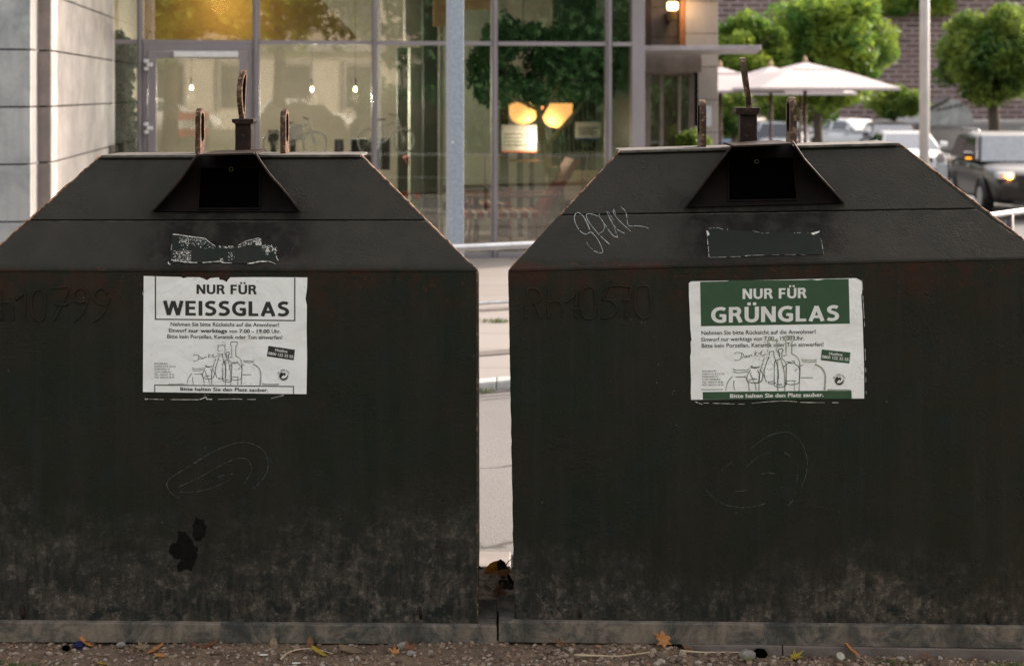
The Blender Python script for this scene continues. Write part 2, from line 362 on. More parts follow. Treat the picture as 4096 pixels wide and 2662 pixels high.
# ---------------------------------------------------------------- the two glass containers
YF = 4.29; YT = 4.57; YTB = 4.77; YB = 5.05
def lerp(a, b, t): return a + (b - a) * t
class Plane:
    def __init__(s, a, b, c):
        s.p = a; s.n = (b - a).cross(c - a).normalized()
        if s.n.y > 0: s.n = -s.n
    def at(s, px, py, off=0.0):
        o = Vector((0, 0, EYE)); d = Vector(((px - CX) / F, 1, -(py - HOR) / F))
        t = (s.p + s.n * off - o).dot(s.n) / d.dot(s.n); return o + d * t
def plate(mb, poly, pl, d0, d1): return mb.hexa([pl.at(x, y, d1) for x, y in poly], [pl.at(x, y, d1) - pl.n * (d1 - d0) for x, y in poly])
def extr(mb, poly, Y0, Y1):
    a = [P(x, y, Y0) for x, y in poly]; return mb.hexa(a, [Vector((p.x, Y1, p.z)) for p in a])
def jag(a, b, n, amp, seed=0):
    r = random.Random(seed); out = []
    for i in range(n + 1):
        t = i / n; j = 0 if i in (0, n) else r.uniform(-amp, amp)
        dx, dy = b[0] - a[0], b[1] - a[1]; l = math.hypot(dx, dy)
        out.append((a[0] + dx * t - dy / l * j, a[1] + dy * t + dx / l * j))
    return out

def container(c):
    g = lambda k: c[k]
    tl, tr, ll, lr, bl, br, sl_, sr = g('top_l'), g('top_r'), g('led_l'), g('led_r'), g('bot_l'), g('bot_r'), g('seam_l'), g('seam_r')
    cx = XP(c['cx'], YF)
    root = thing('glass_container', (cx, YF + .38, 0), c['label'], 'glass container', 'large steel glass recycling containers')
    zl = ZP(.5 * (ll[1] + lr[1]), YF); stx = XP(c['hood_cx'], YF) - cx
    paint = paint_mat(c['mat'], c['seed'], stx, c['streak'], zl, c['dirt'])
    pl = Plane(P(*ll, YF), P(*lr, YF), P(*tl, YT))
    # lower body: a closed box whose sides lean in a little towards the back
    mb = MB(); fr = [P(*bl, YF), P(*br, YF), P(*lr, YF), P(*ll, YF)]
    bk = []
    for (x, y), s in zip((bl, br, lr, ll), (-1, 1, 1, -1)):
        top = (x, y) in (lr, ll); z = ZP(y, YF)
        xb = XP(x + s * c['side'][0 if s < 0 else 1], YB)
        if (s > 0) == c['inner_right']: q = Vector((xb, YB, ZP(y + 5, YB) if top else z))
        else: q = Vector((XP(x, YF), YB, z))
        bk.append(q)
    mb.hexa(fr, bk); body = mb.build('body', paint, root, bevel=.005, seg=3)
    # upper hull under the plates
    mb = MB(); o = .006
    a0, a1, b0, b1 = pl.at(*ll, -o), pl.at(*lr, -o), pl.at(*tl, -o), pl.at(*tr, -o)
    innerx = XP(tr[0] - 1, YTB) if c['inner_right'] else XP(tl[0] + 1, YTB)
    if c['inner_right']: tb0, tb1 = Vector((b0.x, YTB, b0.z)), Vector((innerx, YTB, b1.z))
    else: tb0, tb1 = Vector((innerx, YTB, b0.z)), Vector((b1.x, YTB, b1.z))
    mb.add([a0, a1, b1, b0, bk[3], bk[2], tb1, tb0], [(0, 1, 2, 3), (4, 7, 6, 5), (3, 2, 6, 7), (0, 4, 5, 1), (1, 5, 6, 2), (0, 3, 7, 4)])
    mb.build('upper_hull', paint, root)
    # slope plates with the seam between them
    def along(t, a, b): return (lerp(a[0], b[0], t), lerp(a[1], b[1], t))
    mb = MB(); mb.tube([pl.at(lerp(sl_[0], sr[0], i / 60), lerp(sl_[1], sr[1], i / 60) + 1.5 + random.uniform(-.5, .5), .0025) for i in range(61)], [random.uniform(.0006, .0016) for _ in range(61)], 5); mb.build('seam_highlight', M['dust_highlight'], root, smooth=True)  # thin pale tube painting in a highlight under the seam
    k = c['gap'] / abs(sl_[1] - tl[1])
    mb = MB(); plate(mb, [(ll[0], ll[1] - 3), (lr[0], lr[1] - 3), sr, sl_], pl, -.004, .003)
    mb.build('lower_slope_plate', paint, root, bevel=.0022, seg=2)
    g0 = 7 / abs(sl_[1] - tl[1])
    mb = MB(); plate(mb, [along(k, sl_, tl), along(k, sr, tr), along(g0 * 2.6, tr, sr), along(g0 * 2.6, tl, sl_)], pl, -.004, .001)
    mb.build('upper_slope_plate', paint, root, bevel=.0015, seg=2)
    mb = MB(); fa = [P(tl[0] - 2, tl[1] + 10, YT - .012), P(tr[0] + 2, tr[1] + 10, YT - .012), P(tr[0], tr[1] - 1, YT - .012), P(tl[0], tl[1] - 1, YT - .012)]
    mb.hexa(fa, [Vector((p.x, YTB, p.z)) for p in fa]); mb.build('top_plate', M['dust_highlight'], root, bevel=.002)
    # weld lines along slanted edges
    for a, b, s in ((ll, tl, 1), (lr, tr, 2)):
        mb = MB()
        pts = [pl.at(lerp(a[0], b[0], i / 40) + random.uniform(-1.6, 1.6), lerp(a[1], b[1], i / 40) + random.uniform(-1.6, 1.6), -.001) for i in range(41)]
        mb.tube(pts, [random.uniform(.0022, .0042) for _ in pts], 6)
        mb.build('edge_weld', M['rust_edge'], root, smooth=True)
    mb = MB(); pts = [P(lerp(ll[0], lr[0], i / 60), lerp(ll[1], lr[1], i / 60) + 1 + random.uniform(-.6, .6), YF + .001) for i in range(61)]
    mb.tube(pts, .0038, 6); mb.build('fold_bead', paint, root, smooth=True)
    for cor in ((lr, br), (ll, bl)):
        mb = MB(); mb.tube([P(lerp(cor[0][0], cor[1][0], i / 50) + (-2 if cor[0] is lr else 2) + random.uniform(-.8, .8), lerp(cor[0][1], cor[1][1], i / 50), YF + .004) for i in range(51)], [random.uniform(.0022, .0045) for _ in range(51)], 6); mb.build('corner_bead', M['rust_worn'] if cor[0] is lr else paint, root, smooth=True)  # right corner's paler rust also paints in the lit edge line
    # base frame
    f = c['base']; mb = MB()
    fr = [P(f[0][0], f[3][1], YF - .02), P(f[1][0], f[2][1], YF - .02), P(f[1][0], f[1][1], YF - .02), P(f[0][0], f[0][1], YF - .02)]
    # front rail, then side strip and rear body of the frame
    bkp = [Vector((p.x, 4.5, p.z)) for p in fr]; mb.hexa(fr, bkp); mb.build('base_frame', M['frame'], root, bevel=.003, seg=2)
    # splash ridge of dried dirt along the joint
    mb = MB(); pts = [P(lerp(f[0][0], f[1][0], i / 150), lerp(f[0][1], f[1][1], i / 150) - 4 + random.uniform(-2, 2), YF - .003 + random.uniform(-.001, .003)) for i in range(151)]
    mb.tube(pts, [random.uniform(.0006, .0032) for _ in pts], 5)
    mb.build('dried_mud_line', M['mud'], root, smooth=True)
    mb = MB(); gx = f[1][0] if c['inner_right'] else f[0][0]; bx = (br[0] if c['inner_right'] else bl[0])
    mb.hexa([P(bx - (20 if c['inner_right'] else -20), 2243, 4.76), P(gx - (12 if c['inner_right'] else -14), 2312, 4.76), P(bx - (20 if c['inner_right'] else -20), 2330, 4.76)],
            [P(bx - (20 if c['inner_right'] else -20), 2243, 4.76) + Vector((0, .01, 0)), P(gx - (12 if c['inner_right'] else -14), 2312, 4.76) + Vector((0, .01, 0)), P(bx - (20 if c['inner_right'] else -20), 2330, 4.76) + Vector((0, .01, 0))])
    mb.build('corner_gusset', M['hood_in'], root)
    # hatch hood
    h = c['hood']; YH = YF + .085
    hl, hr, tipl, tipr = h['tl'], h['tr'], h['tip_l'], h['tip_r']
    def cheek(path, name, side):
        mb = MB(); v = []
        pts = [P(x, y, lerp(YH + .02, 0, 0) if False else YH + .02) for x, y in path]
        outer = []
        for (x, y), q in zip(path, pts):
            s = pl.at(x, y, .0); d = s.y
            yb_ = max(d, q.y) + .004; q2 = Vector((XP(x - side * 3, yb_), yb_, q.z)) ; outer.append(q2)
        th = .005 * side
        front = pts; n = len(pts)
        v = front + outer + [p + Vector((th, 0, .002)) for p in front] + [p + Vector((th, 0, .002)) for p in outer]
        fcs = []
        for i in range(n - 1):
            fcs += [(i, i + 1, n + i + 1, n + i), (2 * n + i, 3 * n + i, 3 * n + i + 1, 2 * n + i + 1), (i, 2 * n + i, 2 * n + i + 1, i + 1), (n + i, n + i + 1, 3 * n + i + 1, 3 * n + i)]
        fcs += [(0, n, 3 * n, 2 * n), (n - 1, 3 * n - 1, 4 * n - 1, 2 * n - 1)]
        mb.add(v, fcs); return mb.build(name, M['rust'], hd, bevel=0)
    hd = MB(); q = [P(hl[0], hl[1], YH), P(hr[0], hr[1], YH)]
    zt = max(q[0].z, q[1].z); q2 = [Vector((p.x, YT + .03, p.z + .002)) for p in q]
    hd.hexa([q[0], q[1], q[1] + Vector((0, 0, -.006)), q[0] + Vector((0, 0, -.006))], [q2[0], q2[1], q2[1] + Vector((0, 0, -.006)), q2[0] + Vector((0, 0, -.006))])
    hd = hd.build('hood', M['rust'], root, bevel=.0015)
    cheek([hl] + h['path_l'] + [tipl], 'cheek_plate', -1); cheek([hr] + h['path_r'] + [tipr], 'cheek_plate', 1)
    # lining with the throw-in opening
    H = h['hole']; mb = MB()
    liner = Plane(pl.at(*tipl, .009), pl.at(*tipr, .009), P(.5 * (hl[0] + hr[0]), hl[1], YT - .035))
    W = [(tipl[0] + 8, tipl[1] - 3), (tipr[0] - 8, tipr[1] - 3), (hr[0] - 2, hr[1] + 4), (hl[0] + 2, hl[1] + 4)]
    (x0, y0), (x1, y1), (x2, y2), (x3, y3) = H   # tl tr br bl
    for quad in ([W[3], H[0], H[3], W[0]], [W[1], H[2], H[1], W[2]], [W[3], W[2], H[1], H[0]], [W[0], H[3], H[2], W[1]]):
        plate(mb, quad, liner, -.003, 0)
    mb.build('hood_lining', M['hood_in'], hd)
    mb = MB(); e = 6
    rim = [H[0], H[1], H[2], H[3]]; out_ = [(x0 - e, y0 - e), (x1 + e, y1 - e), (x2 + e, y2 + e), (x3 - e, y3 + e)]
    for i in range(4):
        j = (i + 1) % 4; plate(mb, [out_[i], out_[j], rim[j], rim[i]], liner, .0005, .004)
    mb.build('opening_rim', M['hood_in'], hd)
    mb = MB(); plate(mb, [(x0 - 4, y0 - 4), (x1 + 4, y1 - 4), (x2 + 4, y2 + 4), (x3 - 4, y3 + 4)], liner, -.0045, -.0025)
    mb.build('dark_opening_panel', M['matte_black'], hd)  # black panel painting in the unlit depth behind the opening
    mb = MB(); bc = liner.at(*h['bolt'], .001)
    ring = [bc + Vector((.0062 * math.cos(t), 0, .0062 * math.sin(t))) for t in np.linspace(0, 6.283, 13)]
    mb.tube(ring, .0018, 6); mb.build('bolt', M['brass'], hd, smooth=True)
    # lifting gear on the roof
    def lug(px0, px1, pyt, pyb, side, name='lifting_lug'):
        Y0 = 4.636; d = .074; zt_, zb = ZP(pyt, Y0), ZP(pyb, Y0) - .004; X = XP(.5 * (px0 + px1), Y0); th = XP(px1, Y0) - XP(px0, Y0)
        n = 14; out, inn = [], []
        rr = d / 2; zc = zt_ - rr; hz0 = zb + .045; ri = rr - .014; zci = zc - .002
        for i in range(n + 1): a = math.pi * i / n; out.append((rr - rr * math.cos(a), zc + rr * math.sin(a)))
        out = [(0, zb)] + out + [(d, zb)]
        for i in range(n + 1): a = math.pi * i / n; inn.append((rr - ri * math.cos(a), zci + ri * math.sin(a)))
        for i in range(n + 1): a = math.pi * i / n; inn.append((rr + ri * math.cos(a), hz0 + ri - ri * math.sin(a)))
        # outer loop resampled to match the inner one
        lo = [(0, zb + (zc - zb) * .25)] ; m_ = len(inn)
        outer = []
        for i in range(n + 1): a = math.pi * i / n; outer.append((rr - rr * math.cos(a), zc + rr * math.sin(a)))
        for i in range(n + 1): t = i / n; outer.append((d - d * t, zb))
        mb = MB(); v = []
        for s in (-th / 2, th / 2):
            v += [Vector((X + s, Y0 + y, z)) for y, z in outer] + [Vector((X + s, Y0 + y, z)) for y, z in inn]
        f = []
        for i in range(m_):
            j = (i + 1) % m_
            f += [(i, j, m_ + j, m_ + i), (2 * m_ + i, 3 * m_ + i, 3 * m_ + j, 2 * m_ + j), (i, 2 * m_ + i, 2 * m_ + j, j), (m_ + i, m_ + j, 3 * m_ + j, 3 * m_ + i)]
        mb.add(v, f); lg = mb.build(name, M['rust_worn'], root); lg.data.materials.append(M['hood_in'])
        for i in range(m_): lg.data.polygons[4 * i + 3].material_index = 1  # shade inside the eye is painted by a darker material
        return lg
    for L_ in c['lugs']: lug(*L_)
    p = c['post']; Y0, Y1 = 4.615, 4.668
    mb = MB(); extr(mb, [(p[0], p[3] + 4), (p[1], p[3] + 4), (p[1], p[2]), (p[0], p[2])], Y0, Y1); post = mb.build('hook_post', M['rust'], root, bevel=.003)
    q = c['cap']; mb = MB(); extr(mb, [(q[0] + 12, q[4]), (q[1] - 12, q[4]), (q[1], q[4] - 9), (q[1], q[2]), (q[0], q[2]), (q[0], q[4] - 9)] if True else None, Y0 - .012, Y1 + .012)
    mb.build('post_cap', M['rust'], post, bevel=.002)
    # bent lifting ring: an upright eye, seen nearly edge-on
    rg = c['ring']; mb = MB(); n = 20; zc0 = ZP(rg['bot'], 4.64); zt0 = ZP(rg['top'], 4.64); hh = (zt0 - zc0)
    vv = []; m_ = n + 1
    def cenx(z): 
        t = (z - zc0) / hh; pts = rg['cx']; u = t * (len(pts) - 1); i = min(int(u), len(pts) - 2); return XP(lerp(pts[i], pts[i + 1], u - i), 4.64)
    rd = .048; tw = rg['w'] / F * 4.64 / 2; ring_pts = []
    for i in range(n):
        a = 2 * math.pi * i / n; so = 1
        ring_pts.append((math.sin(a), -math.cos(a)))
    v = []
    for s in (-tw, tw):
        for k_, (ry, rz_) in enumerate(((rd, hh / 2), (rd - .014, hh / 2 - .016))):
            for (sy, cz) in ring_pts:
                zz = zc0 + hh / 2 + cz * rz_ ; yy = 4.642 + sy * ry * (.55 + .45 * (cz + 1) / 2) 
                v.append(Vector((cenx(zz) + s + (rg.get('skew', 0) * sy), yy, zz)))
    f = []
    for i in range(n):
        j = (i + 1) % n
        f += [(i, j, n + j, n + i), (2 * n + i, 3 * n + i, 3 * n + j, 2 * n + j), (i, 2 * n + i, 2 * n + j, j), (n + i, n + j, 3 * n + j, 3 * n + i)]
    mb.add(v, f); mb.box(cenx(zc0) - tw, cenx(zc0) + tw, 4.63, 4.655, zc0 - .012, zc0 + .014)
    lg = mb.build('lifting_ring', M['rust_worn'], post); lg.data.materials.append(M['hood_in'])
    for i in range(n): lg.data.polygons[4 * i + 3].material_index = 1  # inner wall of the ring painted dark for its shade
    return root, pl
M['mud'] = simple('dried_mud', (.21, .175, .14), (.06, .055, .045), scale=22, rough=.9)

M['dust_highlight'] = simple('dust_highlight_paint', (.11, .095, .08), (.04, .034, .028), scale=25, rough=.8)  # dust tone lightened to paint in the bright top edge and seam highlight
def frame_mat():
    m, nt, b, out = newmat('mud_splashed_frame'); v = mapped(nt); vs = mapped(nt, (5, 5, 1.2))
    c = mix(nt, ramp(nt, noise(nt, v, 9, 8, .78, .6), .40, .60), (.21, .17, .13), (.055, .058, .052))
    c = mix(nt, ramp(nt, noise(nt, vs, 2, 4), .5, .68, 0, .8), c, (.04, .042, .037)); c = mix(nt, ramp(nt, noise(nt, v, 30, 5, .7), .62, .7, 0, .6), c, (.12, .06, .035))
    nt.links.new(c, b.inputs['Base Color']); b.inputs['Roughness'].default_value = .85; b.inputs['Specular IOR Level'].default_value = .1; bump(nt, b, noise(nt, v, 120, 5), .5, .0015); return m
M['frame'] = frame_mat()
LC, PLN_L = container(dict(mat='container_paint_west', seed=1.3, streak=1, dirt=1.0, cx=925, hood_cx=905, label='dark green steel glass container with a black on white notice reading WEISSGLAS', inner_right=True,
    top_l=(404, 622), top_r=(1442, 619), led_l=(-113, 1081), led_r=(1908, 1081), bot_l=(-111, 2500), bot_r=(1911, 2505),
    seam_l=(115, 884), seam_r=(1706, 884), gap=7, side=(0, 8),
    base=[(-165, 2485), (1987, 2503), (1987, 2577), (-165, 2567)],
    hood=dict(tl=(797, 617), tr=(1015, 611), tip_l=(609, 848), tip_r=(1200, 849), path_l=[(779, 640), (735, 705), (689, 762), (655, 800)], path_r=[(1040, 650), (1075, 700), (1095, 722), (1125, 755), (1165, 805)],
              hole=[(803, 671), (1036, 671), (1036, 830), (795, 831)], bolt=(925, 677)),
    lugs=[(781, 801, 432, 617, 1), (1121, 1142, 435, 618, 1)], post=(940, 1004, 490, 616), cap=(927, 1014, 476, 0, 497),
    ring=dict(top=280, bot=472, w=20, cx=[968, 966, 965, 965, 969, 977])))
RC, PLN_R = container(dict(mat='container_paint_east', seed=5.1, streak=1.2, dirt=.35, cx=3090, hood_cx=3055, label='dark green steel glass container with a green and white notice reading GRÜNGLAS', inner_right=False,
    top_l=(2480, 603), top_r=(3592, 572), led_l=(2036, 1081), led_r=(4190, 1031), bot_l=(2060, 2503), bot_r=(4190, 2524),
    seam_l=(2232, 863), seam_r=(3909, 838), gap=7, side=(4, 0),
    base=[(1995, 2484), (4270, 2510), (4270, 2596), (1995, 2568)],
    hood=dict(tl=(2936, 582), tr=(3169, 572), tip_l=(2742, 831), tip_r=(3374, 815), path_l=[(2915, 607), (2850, 690), (2795, 765)], path_r=[(3186, 597), (3215, 640), (3260, 690), (3320, 755)],
              hole=[(2917, 634), (3170, 630), (3186, 794), (2917, 799)], bolt=(3027, 646)),
    lugs=[(2801, 2825, 399, 592, -1), (3161, 3187, 388, 580, -1)], post=(2961, 3029, 455, 588), cap=(2944, 3040, 431, 0, 460),
    ring=dict(top=230, bot=430, w=20, cx=[2995, 2993, 2986, 2980, 2975, 2969], skew=.004)))

# ---- weld lettering on the bodies
def weld(root, paint_name, strokes, sx, sy, ox, oy):
    mb = MB()
    for s in strokes:
        q = smooth_line(s, 5); pts = [P(ox + x / sx, oy + y / sy, YF - .0005) for x, y in q]
        pts = [p + Vector((random.uniform(-.0006, .0006), 0, random.uniform(-.0006, .0006))) for p in pts]
        rs = [random.uniform(.0032, .0044) for _ in pts]; rs[0] = .0045; rs[-1] = .0045
        mb.tube(pts, rs, 6)
    mb.build('weld_lettering', bpy.data.materials[paint_name], root, smooth=True)
k = 2380 / 560
weld(LC, 'container_paint_west', [[(10, 470), (20, 700), (25, 990)], [(60, 670), (150, 680), (190, 740), (215, 860), (225, 985)], [(270, 640), (425, 500)], [(430, 510), (425, 750), (415, 950), (440, 990)],
    [(700, 465), (600, 480), (545, 600), (535, 800), (580, 940), (670, 990), (740, 960), (765, 800), (760, 560), (700, 465)], [(870, 440), (1010, 420), (1180, 410)], [(1180, 410), (1100, 620), (1010, 820), (910, 995)], [(935, 715), (1150, 715)],
    [(1480, 500), (1380, 435), (1280, 490), (1250, 600), (1300, 660), (1400, 680), (1480, 640)], [(1480, 490), (1500, 620), (1450, 770), (1370, 900), (1260, 1005)],
    [(1840, 520), (1740, 440), (1640, 480), (1600, 600), (1660, 690), (1760, 715), (1830, 690)], [(1840, 520), (1850, 650), (1790, 810), (1700, 930), (1590, 1005)]], k, k, 0, 1050)
k = 1862 / 650
weld(RC, 'container_paint_east', [[(175, 1070), (160, 1250), (152, 1415)], [(175, 1072), (270, 1075), (330, 1150), (300, 1220), (225, 1245)], [(260, 1245), (290, 1330), (325, 1412)],
    [(420, 1065), (412, 1240), (410, 1410)], [(415, 1225), (500, 1215), (560, 1250), (572, 1330), (575, 1405)], [(610, 1222), (670, 1190), (735, 1105)], [(735, 1105), (728, 1250), (720, 1410)], [(690, 1305), (770, 1305)],
    [(880, 1055), (820, 1070), (788, 1150), (785, 1300), (810, 1390), (870, 1420), (940, 1390), (950, 1280), (945, 1130), (925, 1070), (880, 1055)],
    [(1250, 1035), (1100, 1045), (1070, 1110), (1035, 1195)], [(1035, 1200), (1120, 1205), (1190, 1270), (1180, 1350), (1100, 1405), (1015, 1405)],
    [(1240, 1040), (1370, 1048)], [(1365, 1050), (1330, 1220), (1298, 1400)], [(1260, 1205), (1350, 1195)],
    [(1510, 1040), (1430, 1060), (1400, 1200), (1410, 1330), (1480, 1408), (1560, 1390), (1590, 1300), (1575, 1120), (1550, 1050), (1510, 1040)]], k, k, 2050, 780)

# ---- notices
def mapper(ox, oy, s, off):
    return lambda x, y: P(ox + x / s, oy + y / s, YF - off)
def clean_poly(mb, mapf, pts, d=0.0):
    mb.add([mapf(*p) for p in pts], [tuple(range(len(pts)))])
def slab(mapf, pts, name, mat, parent, th=.001):
    a = [mapf(*p) for p in pts]; mb = MB(); mb.hexa(a, [p + Vector((0, th, 0)) for p in a]); return mb.build(name, mat, parent)
DZ = 4.577
def D(pts): return pts
BL = dict(  # drawing strokes in the units of the close-up of the first notice
 thin=[[(155, 380), (165, 365), (205, 360), (250, 370), (275, 395), (268, 425), (225, 460), (180, 475), (150, 465)], [(250, 375), (240, 440)], [(320, 415), (300, 405), (290, 430), (305, 435), (325, 410), (332, 430)], [(345, 400), (350, 425), (365, 400), (385, 395), (392, 420)],
       [(435, 335), (428, 408)], [(465, 355), (432, 385), (470, 412)], [(475, 385), (520, 355), (530, 345), (515, 365), (510, 395), (545, 400), (595, 375)]],
 black=[[(622, 355), (625, 395)], [(620, 348), (690, 343)], [(690, 343), (685, 365), (690, 405)], [(625, 415), (590, 500), (558, 610), (558, 700), (590, 785)], [(690, 412), (720, 500), (745, 600), (748, 700), (738, 800)], [(607, 785), (660, 775), (690, 782)], [(605, 800), (670, 808), (715, 795)],
        [(750, 318), (780, 305), (812, 312)], [(752, 320), (748, 350), (765, 370), (765, 420)], [(810, 315), (808, 345), (797, 360), (797, 450)], [(797, 450), (840, 490), (855, 560), (852, 830)], [(770, 455), (710, 480), (693, 560), (692, 835)], [(692, 838), (740, 857), (800, 856), (855, 830)], [(718, 830), (745, 815), (765, 828), (780, 815), (800, 830)],
        [(870, 485), (880, 497), (925, 500)], [(930, 482), (975, 492)], [(870, 507), (925, 515), (978, 507)], [(970, 525), (1020, 560), (1040, 620), (1038, 720), (1030, 795)], [(875, 525), (830, 555), (820, 600)], [(855, 770), (920, 765), (990, 770)], [(830, 795), (900, 820), (980, 815), (1030, 795)],
        [(370, 575), (430, 583), (488, 573)], [(375, 560), (395, 572), (470, 572), (492, 558)], [(370, 560), (400, 553)], [(370, 615), (330, 680), (320, 740), (335, 785)], [(335, 785), (400, 795), (475, 797)], [(460, 615), (485, 660), (490, 730), (475, 797)], [(495, 605), (530, 650), (538, 710), (520, 765), (480, 797)],
        [(375, 650), (372, 680), (398, 735)], [(350, 765), (395, 740), (460, 745)], [(165, 712), (300, 710)], [(1057, 722), (1220, 722)]],
 grey=[[(590, 190), (620, 185), (740, 187)], [(600, 195), (610, 220), (597, 260), (615, 298)], [(740, 187), (722, 225), (742, 260), (720, 300)], [(605, 320), (597, 355)], [(720, 310), (765, 420), (810, 550), (835, 700)], [(560, 430), (520, 560), (490, 700), (485, 910)], [(740, 480), (740, 910)], [(835, 700), (835, 910)],
       [(840, 125), (960, 122)], [(845, 130), (830, 170), (850, 210), (852, 370)], [(950, 125), (955, 180), (932, 215), (930, 380)], [(865, 390), (815, 415)], [(930, 380), (990, 415), (1030, 480), (1040, 600), (1030, 910)], [(135, 590), (160, 610), (330, 608), (355, 590)], [(135, 635), (200, 650), (340, 635)],
       [(125, 700), (60, 790), (32, 905)], [(145, 760), (140, 830), (155, 905)], [(290, 690), (335, 780), (352, 910)], [(400, 745), (435, 820), (445, 908)],
       [(1065, 455), (1100, 468), (1230, 470), (1265, 455)], [(1070, 485), (1150, 500), (1272, 490)], [(1085, 535), (1040, 555)], [(1005, 590), (975, 630)], [(1040, 600), (1030, 580)],[(965, 780), (965, 910)]],
 thick=[[(1245, 530), (1320, 570), (1370, 640), (1385, 730), (1375, 915)], [(1415, 895), (1550, 900), (1720, 900)]])
def drawing(mapf, parent, black, grey, sw=1.0):
    b = MB()
    for s in BL['thin']: stroke(b, mapf, s, 7.5 * sw)
    for s in BL['black']: stroke(b, mapf, s, 10 * sw, jit=.25)
    b.build('ink_drawing', black, parent)
    b = MB()
    for s in BL['grey']: stroke(b, mapf, s, 15 * sw, jit=.3)
    for s in BL['thick']: stroke(b, mapf, s, 23 * sw, jit=.15)
    stroke(b, mapf, [(-300, 893), (-180, 893), (-5, 890)], 13 * sw, jit=.2)
    b.build('grey_drawing', grey, parent)
def emblem(mapf, parent, cx, cy, r, ink, text_ink):
    """round emblem of two arrows circling into each other, lettered above"""
    b = MB()
    def arc(r0, r1, a0, a1, n=16, ccx=cx, ccy=cy):
        v = []
        for i in range(n + 1):
            a = R(a0 + (a1 - a0) * i / n); v += [mapf(ccx + r0 * math.cos(a), ccy - r0 * math.sin(a)), mapf(ccx + r1 * math.cos(a), ccy - r1 * math.sin(a))]
        b.add(v, [(2 * i, 2 * i + 1, 2 * i + 3, 2 * i + 2) for i in range(n)])
    arc(r * .55, r, 110, 225); arc(r * .30, r * .62, 100, 190, ccx=cx + r * .05, ccy=cy + r * .05)
    b.add([mapf(cx + x * r, cy + y * r) for x, y in ((-.25, -.62), (.08, -.62), (.02, -.98), (.55, -.42), (.16, .12), (.12, -.22), (-.3, -.1))], [tuple(range(7))])
    v = []
    for i in range(17):
        t = i / 16; a = R(20 - t * 160); v += [mapf(cx + r * math.cos(a), cy - r * math.sin(a)), mapf(cx + r * (.93 - .38 * math.sin(math.pi * t * .85)) * math.cos(a), cy - r * (.93 - .38 * math.sin(math.pi * t * .85)) * math.sin(a))]
    b.add(v, [(2 * i, 2 * i + 1, 2 * i + 3, 2 * i + 2) for i in range(16)])
    arc(r * 1.12, r * 1.16, 0, 359, 32)
    txt = 'DER GRÜNE PUNKT'; n = len(txt)
    for i, ch in enumerate(txt):
        if ch == ' ': continue
        a = R(157 - 134 * i / (n - 1)); rr = r * 1.28; wch = r * .095
        ox, oy = cx + rr * math.cos(a), cy - rr * math.sin(a); ux, uy = math.sin(a), math.cos(a)
        put_text(b, mapf, ch, ox - ux * wch, ox + ux * wch, oy - uy * wch, oy + uy * wch, r * .26, .03)
    b.build('emblem', ink, parent)

# first notice (units: close-up at 2.579 from 500,1050)
s1 = 2.579
m_p, m_i = mapper(500, 1050, s1, .0022), mapper(500, 1050, s1, .0028)
top_edge = [(193, 138), (380, 143), (540, 147), (575, 148), (602, 162), (640, 150), (770, 152), (800, 162), (845, 182), (880, 160), (968, 152), (975, 176), (1010, 180), (1050, 200), (1062, 178), (1085, 152), (1400, 150), (1880, 153)]
right = [(1880, 200), (1877, 260), (1870, 320), (1862, 375), (1868, 400), (1876, 440), (1874, 700), (1878, 1000), (1872, 1355)]
pap1 = slab(m_p, top_edge + right + [(185, 1333), (188, 700)], 'notice', M['paper'], LC)
a = MB()
for pts in ([(308, 142), (320, 142), (320, 588), (308, 588)], [(308, 577), (1757, 591), (1757, 603), (308, 589)], [(1745, 156), (1757, 156), (1757, 603), (1745, 603)],
            [(302, 1256), (1742, 1271), (1742, 1281), (302, 1266)], [(302, 1262), (311, 1262), (311, 1335), (302, 1335)], [(1733, 1276), (1742, 1276), (1742, 1353), (1733, 1353)]):
    clean_poly(a, m_i, pts)
a.build('printed_border', M['ink'], pap1)
caps(m_i, 'NUR FÜR', 738, 1357, 323, 327, 98, 'headline', M['ink'], pap1); caps(m_i, 'WEISSGLAS', 395, 1692, 543, 554, 152, 'headline', M['ink'], pap1)
for args in (('Nehmen Sie bitte Rücksicht auf die Anwohner!', 470, 1588, 653, 661, 40, .014), ('Einwurf', 453, 636, 717, 718, 40, .014), ('nur werktags', 656, 1053, 719, 722, 41, .028), ('von', 1073, 1157, 723, 724, 40, .014),
        ('7.00 - 19.00', 1178, 1492, 724, 726, 40, .028), ('Uhr.', 1513, 1605, 727, 728, 40, .014), ('Bitte kein Porzellan, Keramik oder Ton einwerfen!', 435, 1622, 779, 790, 40, .014), ('Bitte halten Sie den Platz sauber.', 570, 1478, 1319, 1331, 38, .02)):
    line(m_i, *args[:6], 'text_line', M['ink'], pap1, args[6])
for i, (s, x1) in enumerate((('ENTLEERUNG:', 442), ('RHENUS AG & CO KG', 521), ('EVERSWEEN 37', 462), ('21107 HAMBURG', 479), ('TEL.: 040/319 78 93', 507), ('FAX: 040/319 78 90', 507))):
    line(m_i, s, 303, x1, 1049 + i * 28.3, 1050 + i * 28.3, 17, 'address_line', M['ink'], pap1)
hb = slab(mapper(500, 1050, s1, .0027), [(1480, 857), (1753, 898), (1740, 1006), (1463, 965)], 'hotline_box', M['ink'], pap1, th=.0003)
mi2 = mapper(500, 1050, s1, .0032)
line(mi2, 'Hotline', 1548, 1674, 911, 930, 28, 'text_line', M['ink_white'], pap1, .02); line(mi2, '0800 122 32 55', 1478, 1732, 946, 984, 29, 'text_line', M['ink_white'], pap1, .02)
drawing(mapper(740, 1340, DZ, .0030), pap1, M['ink'], M['ink_grey'])
emblem(m_i, pap1, 1636, 1168, 45, M['ink'], M['ink'])
